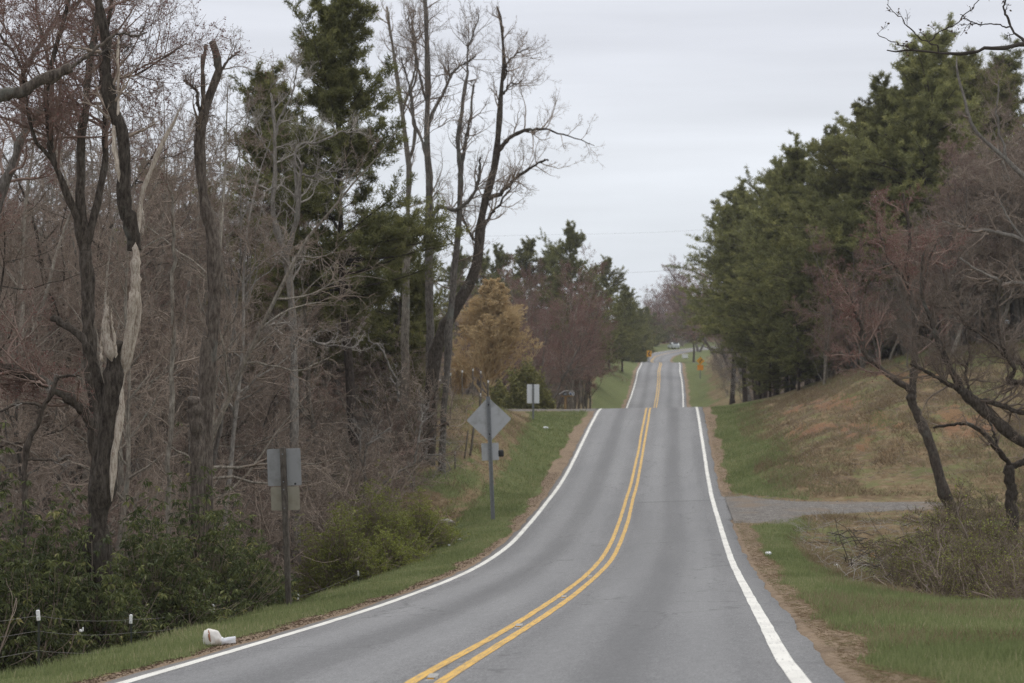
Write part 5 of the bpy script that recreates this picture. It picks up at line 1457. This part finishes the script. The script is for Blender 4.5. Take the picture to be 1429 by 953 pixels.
# diamond warning sign over a square plate, right verge of the far crest
b = at(977, 270)
s5 = thing("road_sign", "yellow diamond sign above an orange square plate on the right verge", "sign", tuple(b))
s5.rotation_euler = (0, R(1), R(-4))
zc = EYE - (503.5 - CYP) * 270 / F_PX - b[2]
channel(zc + .7, .10, .05, .012).build("post", M['steel'], s5, False)
dp = plate(.84, .84, zc, -.04, .05, .006, 45).build("diamond_plate", M['yellow_sign'], s5, False)
k = Bag()
k.tube([(-.05, -.05, zc - .32), (-.05, -.05, zc - .08), (.02, -.05, zc + .06), (.15, -.05, zc + .14)], .055, 6)
k.prism([(.13, zc + .30), (.36, zc + .17), (.12, zc - .02)], -.056, -.046)
k.build("arrow_mark", M['black'], dp, False)
plate(.86, .78, zc - .96, -.04, .05).build("square_plate", M['orange_sign'], s5, False)

# ------------------------------------------------------------------ mailbox
b = at(789, 134.5)
mb = thing("mailbox", "mailbox under a grey gabled roof with a white newspaper tube on a wooden post", "mailbox", tuple(b))
Bag().box((0, 0, .40), (.14, .14, 1.1), None, .01).build("post", M['wood_warm'], mb, False)
k = Bag(); k.box((.12, 0, .99), (.82, .16, .10), None, .008); k.box((.02, .01, .80), (.08, .06, .34), Rm('y', 30))
k.build("support_arm", M['wood_warm'], mb, False)
k = Bag(); k.prism([(-.16, 1.045), (.12, 1.045), (.12, 1.20), (.08, 1.26), (-.12, 1.26), (-.16, 1.20)], -.22, .25)
bx_ = k.build("letter_box", M['black'], mb, False)
Bag().prism([(-.13, 1.06), (.09, 1.06), (.09, 1.19), (.06, 1.235), (-.10, 1.235), (-.13, 1.19)], -.232, -.222).build("door", M['steel'], bx_, False)
k = Bag()
for sg, x0, x1, z0, z1 in ((1, -.46, -.02, 1.12, 1.38), (-1, -.02, .60, 1.38, 1.33)):
    dx, dz = x1 - x0, z1 - z0; L_ = math.hypot(dx, dz); a_ = -math.degrees(math.atan2(dz, dx))
    k.box(((x0 + x1) / 2, 0, (z0 + z1) / 2), (L_, .62, .03), Rm('y', a_), .006)
k.build("roof", M['roof_grey'], mb, False)
k = Bag(); k.tube([(.36, -.30, 1.17), (.36, .22, 1.17)], .11, 14, True)
nt = k.build("newspaper_tube", M['tube_white'], mb)
Bag().tube([(.36, -.312, 1.17), (.36, -.302, 1.17)], .085, 14, True).build("tube_mouth", M['tube_blue'], nt)
k = Bag(); k.box((.47, -.02, 1.17), (.008, .36, .10)); k.box((.25, -.02, 1.17), (.008, .36, .10)); k.box((.56, -.1, 1.15), (.17, .02, .22), None, .004)
k.build("printed_panel", M['tube_white'], mb, False)
Bag().box((.56, -.113, 1.17), (.05, .006, .17)).build("blue_stripe", M['tube_blue'], mb, False)

# ------------------------------------------------------------------ wire fence along the verge
ins = [(54, 868, 26.8), (183, 872, 31), (298, 856, 36), (346, 850, 39.5), (416, 838, 43.5), (500, 805, 52), (528, 798, 55)]
f0 = px(54, 868, 26.8)
fz = float(gz(f0[0], f0[1])[0])
fo_ = np.array([f0[0], f0[1], fz])
fence = thing("wire_fence", "low wire fence with white insulators between verge grass and rhododendrons", "fence", tuple(fo_))
tops = []
gg = np.random.default_rng(5)
for x_, y_, d_ in ins:
    p = px(x_, y_, d_) - fo_
    gzp = float(gz(p[0] + fo_[0], p[1] + fo_[1])[0]) - fz
    p[2] += .10; ht = p[2] + .10
    lx = .03 * gg.normal()
    k = Bag()
    k.box((p[0], p[1], (gzp + ht) / 2 - .2), (.035, .006, ht - gzp + .4)); k.box((p[0], p[1] + .014, (gzp + ht) / 2 - .2), (.006, .03, ht - gzp + .4))
    po = k.build("post", M['tpost'], fence, False)
    k = Bag(); k.box((p[0], p[1] - .03, p[2]), (.05, .05, .155), Rm('y', 4 * gg.normal()), .01); k.tube([(p[0], p[1] - .03, p[2] - .02), (p[0], p[1] - .09, p[2] - .02)], .014, 8)
    k.build("insulator", M['insulator'], po, False)
    tops.append(p)
a0 = tops[0] + np.array([-3.0, -9.0, .7])
line = [a0] + tops
for dz in (0.0, -.22, -.50):
    P = []
    for a, c in zip(line[:-1], line[1:]):
        for t in np.linspace(0, 1, 8)[:-1]:
            q = a * (1 - t) + c * t; q = q + np.array([0, -.06, dz - .05 * 4 * t * (1 - t)]); P.append(q)
    P.append(line[-1] + np.array([0, -.06, dz]))
    Bag().tube(P, .0035, 5).build("wire", M['wire'], fence)
# one loose orange clip on the wire
p = px(113, 880, 28.8) - fo_
k = Bag(); k.box(p, (.05, .04, .03), Rm('y', 20), .006); k.box(p + np.array([.03, 0, .02]), (.02, .03, .06), None, .004)
k.build("loose_insulator", M['insulator'], fence, False)

# posts of the old fence over the mound
def old_post(x, ytop, d, lean, rad, name, label, insul=True, group=None):
    b = at(x, d)
    h = max(.5, EYE - (ytop - CYP) * d / F_PX - b[2])
    r_ = thing(name, label, "fence post", tuple(b), 0, group)
    r_.rotation_euler = (R(2), R(lean), 0)
    g = np.random.default_rng(int(x * 7))
    k = Bag(); k.tube([(0, 0, -.3), (.01, 0, h * .4), (-.008, .01, h * .8), (0, 0, h)], [rad * 1.1, rad, rad * .95, rad * .85], 8)
    po = k.build("shaft", M['wood_post'], r_)
    if insul:
        k = Bag(); k.box((0, -rad - .04, h - .10), (.07, .08, .13), None, .015); k.tube([(0, -rad - .07, h - .1), (0, -rad - .12, h - .1)], .02, 8)
        k.build("insulator", M['insulator'], r_, False)
    return r_
old_post(648, 600, 84, 8, .035, "fence_post", "leaning dark split fence post, thinner of the pair left of the diamond sign", False)
old_post(656, 595, 85, 8, .05, "fence_post", "thicker leaning dark fence post left of the diamond sign", False)
old_post(635, 628, 81, 0, .035, "fence_post", "thin dark fence post with white insulator left of the square plate")
old_post(668, 548, 90, 3, .05, "fence_post", "leaning fence post touching the left edge of the grey diamond")
old_post(680, 530, 96, 2, .05, "fence_post", "fence post rising just above the top of the grey diamond")
GM = "thin fence posts along the mound before the golden tree"
for x_, y_, d_ in ((671, 517, 101), (660, 514, 104), (645, 516, 106), (629, 520, 107), (614, 528, 108)):
    old_post(x_, y_, d_, 0, .04, "fence_post", "thin dark post with a white knob on mound before golden tree", True, GM)

# ------------------------------------------------------------------ litter, logs, stones
g = np.random.default_rng(9)
def crumple(name, label, loc, size, mat, seed, cat, sub=3, amp=.16, rot=0, squash=(1, 1, 1)):
    import bmesh
    bm = bmesh.new(); bmesh.ops.create_icosphere(bm, subdivisions=sub, radius=1)
    gq = np.random.default_rng(seed)
    ds = unit(gq.normal(size=(18, 3))); hs = gq.uniform(.62, .95, 18)
    V = np.array([v.co[:] for v in bm.verts])
    F = np.array([[v.index for v in f.verts] for f in bm.faces])
    bm.free()
    for n_, h_ in zip(ds, hs):
        q = V @ n_; V = V - np.maximum(q - h_, 0)[:, None] * n_
    V = V * (1 + amp * (vnoise(V[:, 0] * 3 + seed, V[:, 1] * 3 + V[:, 2] * 2))[:, None])
    V = V * np.array(size) / 2
    V[:, 2] -= V[:, 2].min() + .01
    o = mesh_obj(name, V, [F], mat, None, False)
    o.location = loc; o.rotation_euler = (0, 0, rot)
    return tag(o, label, cat)

# white bag: swollen body with a twisted neck and a flared mouth
b = at(303, 25.6)
b[2] += .01
bag = thing("plastic_bag", "crumpled white bag with a flared neck dropped at the road edge", "bag", tuple(b), R(8))
n1, n2 = 40, 22
tt = np.linspace(0, 1, n1); aa = np.linspace(0, 2 * np.pi, n2, endpoint=False)
rad_ = np.interp(tt, [0, .06, .2, .45, .6, .68, .72, .8, .92, 1.0], [.01, .085, .115, .108, .08, .05, .05, .068, .075, .078])
xs = np.interp(tt, [0, .06, .2, .45, .6, .7, 1], [-.19, -.18, -.12, -.02, .035, .06, .25])
T_, A_ = np.meshgrid(tt, aa, indexing='ij')
wr = 1 + .16 * vnoise(A_ * 3.5, T_ * 15) + .05 * np.sin(A_ * 5 + T_ * 9) + .04 * np.sin(A_ * 9 - T_ * 14) + .14 * vnoise(A_ * 1.9, T_ * 6)
rr = rad_[:, None] * wr
Yb = rr * np.cos(A_) * .9
Zb = rr * np.sin(A_) * np.where(T_ > .72, .62 + .25 * np.cos(A_ * 3), 1.12)
cz_ = np.interp(tt, [0, .2, .5, .7, 1], [.10, .10, .085, .05, .062])[:, None]
Zb = np.maximum(Zb + cz_, .005 + .01 * vnoise(A_ * 3, T_ * 9))
V = np.stack([np.repeat(xs[:, None], n2, 1) + .02 * vnoise(A_ * 2, T_ * 7), Yb, Zb], -1).reshape(-1, 3)
i = np.arange(n1 - 1)[:, None] * n2; j = np.arange(n2)[None]
Q = np.stack([i + j, i + (j + 1) % n2, i + n2 + (j + 1) % n2, i + n2 + j], -1).reshape(-1, 4)
sp_ = int(n1 * .68) * n2
body = Bag(); body.add(V[:sp_ + n2], Q[:int(n1 * .68) * n2])
bd_ = body.build("body", M['bag'], bag)
neck = Bag(); neck.add(V[sp_:], Q[int(n1 * .68) * n2:] - sp_)
neck.build("neck", M['bag_clean'], bag)
st = Bag()
P = [(xs[k] , -(rad_[k] * .93 + .006) * math.sin(a) * .95, .10 + rad_[k] * 1.14 * math.cos(a)) for k, a in zip((8, 9, 9, 10, 11), (.5, .9, 1.25, 1.6, 1.9))]
st.tube(P, [.006, .014, .018, .014, .006], 6); st.build("printed_stripe", M['bag_stain'], bd_)

def litter(x, d, s, lab, mat, name="paper_scrap", seed=1, sq=(1, .7, .5)):
    b = at(x, d)
    return crumple(name, lab, tuple(b), (s * sq[0], s * sq[1], s * sq[2]), M[mat], seed, "litter" if "scrap" in name else "stone", 2, .3, seed)
litter(762, 111, .42, "white scrap of litter on the grass below the tall white sign back", 'bag_clean', seed=3)
litter(1072, 50.5, .26, "white scrap of litter on the grass at the driveway corner", 'bag_clean', seed=4)
litter(1166, 50, .16, "tiny white scrap in the straw of the ditch", 'bag_clean', seed=5)
litter(642, 62, .16, "small white scrap in the hollow below diamond sign", 'bag_clean', seed=6)
litter(627, 60, .14, "tiny white scrap in the hollow near greening shrub", 'bag_clean', seed=8)
litter(101, 26.0, .13, "small tan scrap in the verge grass below the wire fence", 'cut_end', seed=7)
litter(604, 68, .95, "flat pale stone slab in the hollow beneath leafless brush", 'stone', "stone_slab", 11, (1.1, .7, .45))
litter(625, 70, .8, "smaller pale stone slab beside the flat one in hollow", 'stone', "stone_slab", 12, (1.1, .6, .45))
for x_, d_, s_, lab in ((869, 338, 1.7, "pale grey boulder on the far left verge"), (880, 352, 1.2, "small pale boulder nearest the chevron sign on far verge")):
    litter(x_, d_, s_, lab, 'stone', "boulder", int(x_), (.9, .8, .9))

def log(x, d, L, r, rz_, tilt, lab):
    b = at(x, d)
    o = thing("cut_log", lab, "log", tuple(b + np.array([0, 0, r * .8])))
    o.rotation_euler = (0, R(tilt), R(rz_))
    gq = np.random.default_rng(int(x))
    V, Q = tubes(np.array([[(-L / 2 + L * t, .03 * math.sin(t * 5), 0) for t in np.linspace(0, 1, 8)]]), np.full((1, 8), r), 12, .05, gq)
    Bag().add(V, Q).build("bark", M['bark_dark'], o)
    for s in (0, 7):
        ring = V[s * 12:(s + 1) * 12]; c = ring.mean(0)
        k = Bag(); k.add(np.concatenate([ring * .999 + (c - V.mean(0)) * .002, [c + (c - V.mean(0)) * .004]]), None, [[12, q, (q + 1) % 12] for q in range(12)])
        k.build("cut_end", M['cut_end'], o, False)
log(1207, 54, 1.7, .08, 8, 2, "longest dark log in the brush pile before the gravel driveway")
log(1219, 57, .4, .09, 70, 12, "short cut log showing its orange end above the brush pile")
log(1185, 51, 1.4, .07, -25, -4, "thin dark log lying low in the straw of the ditch")
hero("fallen_branch", "pale fallen branch sticking up from the verge grass by the thicket", 28.0, [([(1376, 893), (1363, 880), (1352, 868)], .9, .4, 0, .3)], 'twig_pale', 'twig_pale', 401, base=False, n=(3, 2, 0, 0), plen=.2, cat="branch", wig=.004)
hero("fallen_branch", "dark crooked branch lying over the brown mound left of leaning posts", 79.0, [([(592, 601), (605, 592), (618, 590), (626, 593)], 2.4, 1.2, 0, -.4)], 'bark_dark', 'twig_dark', 402, base=False, n=(4, 3, 0, 0), plen=.5, cat="branch")
hero("fallen_tree_top", "pale fallen tree top arching out of brush toward the stone slabs", 66.0, [
    ([(520, 690), (560, 655), (575, 645), (600, 632), (622, 638), (628, 655)], 1.8, .7, .4, -.5), ([(575, 645), (592, 640), (612, 645), (622, 668)], 1.2, .5, 0, -.3),
    ([(572, 646), (585, 600), (592, 580), (600, 560)], 1.7, .8, 0, .6), ([(575, 620), (600, 615), (628, 621)], 1.1, .6, .2, 0)], 'bark_pale', 'twig_pale', 403, base=False, n=(9, 5, 3, 0), plen=.7, cat="branch", minr=.0045)
hero("arching_sapling", "pale sapling arching over in the brush below tall bare trees", 66.0, [
    ([(508, 700), (508, 640), (512, 620), (520, 612), (545, 597)], 2.0, 1.2, 0, 0), ([(557, 560), (552, 540), (540, 505), (527, 485), (514, 474)], 2.0, .9, .3, 0), ([(508, 660), (500, 610), (494, 585)], 1.6, .8, 0, .3)],
    'bark_pale', 'twig_pale', 404, n=(8, 5, 3, 0), plen=.8, minr=.0045)

# ------------------------------------------------------------------ raised markers between the yellow lines
for k, v_ in enumerate((17.6, 25.9, 34.2, 42.5)):
    o = thing("road_marker", ("worn raised marker between the yellow lines at the picture's lower edge", "raised marker between yellow lines, second along the curve", "raised marker between yellow lines, third along the curve", "farthest raised marker visible between the yellow lines")[k], "road marker",
              (float(rx(v_)), v_, float(rz(v_)) + .004), R(-5))
    kb = Bag(); kb.prism([(-.055, 0), (.055, 0), (.038, .022), (-.038, .022)], -.06, .06); kb.box((0, -.16, .004), (.09, .16, .008)); kb.box((0, .16, .004), (.09, .16, .008))
    kb.build("casting", M['reflector'], o, False)
    Bag().box((0, -.0625, .011), (.06, .005, .014)).build("reflector", M['yellow_sign'], o, False)

# ------------------------------------------------------------------ far car, box and cables
b = at(940, 462)
car = thing("parked_car", "pale grey car beside the far bend in front of dark conifers", "car", tuple(b), R(12))
k = Bag()
prof_ = [(-2.2, .35), (2.2, .35), (2.25, .75), (2.1, .95), (1.0, 1.05), (.4, 1.55), (-1.2, 1.58), (-1.9, 1.1), (-2.25, 1.0)]
k.prism([(p[0], p[1]) for p in prof_], -.86, .86)
k.V[0] = k.V[0][:, [1, 0, 2]]
k.build("body", M['car_paint'], car, False)
for s in (-1, 1):
    for y_ in (-1.35, 1.4):
        Bag().tube([(s * .70, y_, .33), (s * .88, y_, .33)], .33, 16).build("wheel", M['rubber'], car)
    Bag().box((s * .865, -.35, 1.28), (.02, 1.9, .36)).build("side_window", M['glass'], car, False)
Bag().box((0, -1.60, 1.36), (1.45, .03, .56), Rm('x', 36)).build("windscreen", M['glass'], car, False)
for s in (-1, 1):
    Bag().box((s * .62, -2.255, .78), (.34, .05, .16), None, .02).build("headlight", M['lamp'], car, False)

b = at(956, 398)
ub = thing("utility_box", "white box standing on the far tan lawn beside the dark evergreen", "box", tuple(b), R(10))
Bag().box((0, 0, .42), (1.15, .75, .84), None, .05).build("cabinet", M['tube_white'], ub, False)
Bag().box((0, 0, .875), (1.25, .85, .06), None, .02).build("lid", M['tube_white'], ub, False)

def cable(name, lab, pts, r):
    P = []
    w = [px(*p) for p in pts]
    c = cr_spline(w, 60)
    o = Bag().tube(c, r, 6).build(name, M['cable'])
    tag(o, lab, "cable")
cable("utility_cable", "upper thin cable crossing the pale sky above the far road", [(520, 336, 128), (700, 329, 130), (850, 326, 132), (970, 321, 134), (1240, 300, 138)], .004)
cable("utility_cable", "lower thin cable crossing in front of the pines and reddish trees", [(560, 386, 120), (700, 384, 121), (860, 381, 122), (985, 374, 123), (1210, 356, 124), (1420, 330, 126)], .006)

# ------------------------------------------------------------------ haze
hm = bpy.data.materials.new("haze_air")
hm.use_nodes = True
hn = hm.node_tree.nodes; hn.clear()
ho = hn.new("ShaderNodeOutputMaterial"); hv = hn.new("ShaderNodeVolumePrincipled")
hv.inputs["Color"].default_value = (.94, .96, 1.0, 1)
hv.inputs["Density"].default_value = HAZE
hm.node_tree.links.new(hv.outputs[0], ho.inputs["Volume"])
bpy.context.view_layer.update()
lo, hi = 1e9, -1e9
for o in scn.objects:
    if o.type == 'MESH':
        zz = [(o.matrix_world @ __import__("mathutils").Vector(c)).z for c in o.bound_box]
        lo, hi = min(lo, min(zz)), max(hi, max(zz))
lo -= 1.0; hi += 1.0
hz = Bag().box((80, 1700, (lo + hi) / 2), (7000, 4200, hi - lo)).build("haze", hm, None, False)
tag(hz, "thin grey air softening the far end of the road", "haze", None, "stuff")
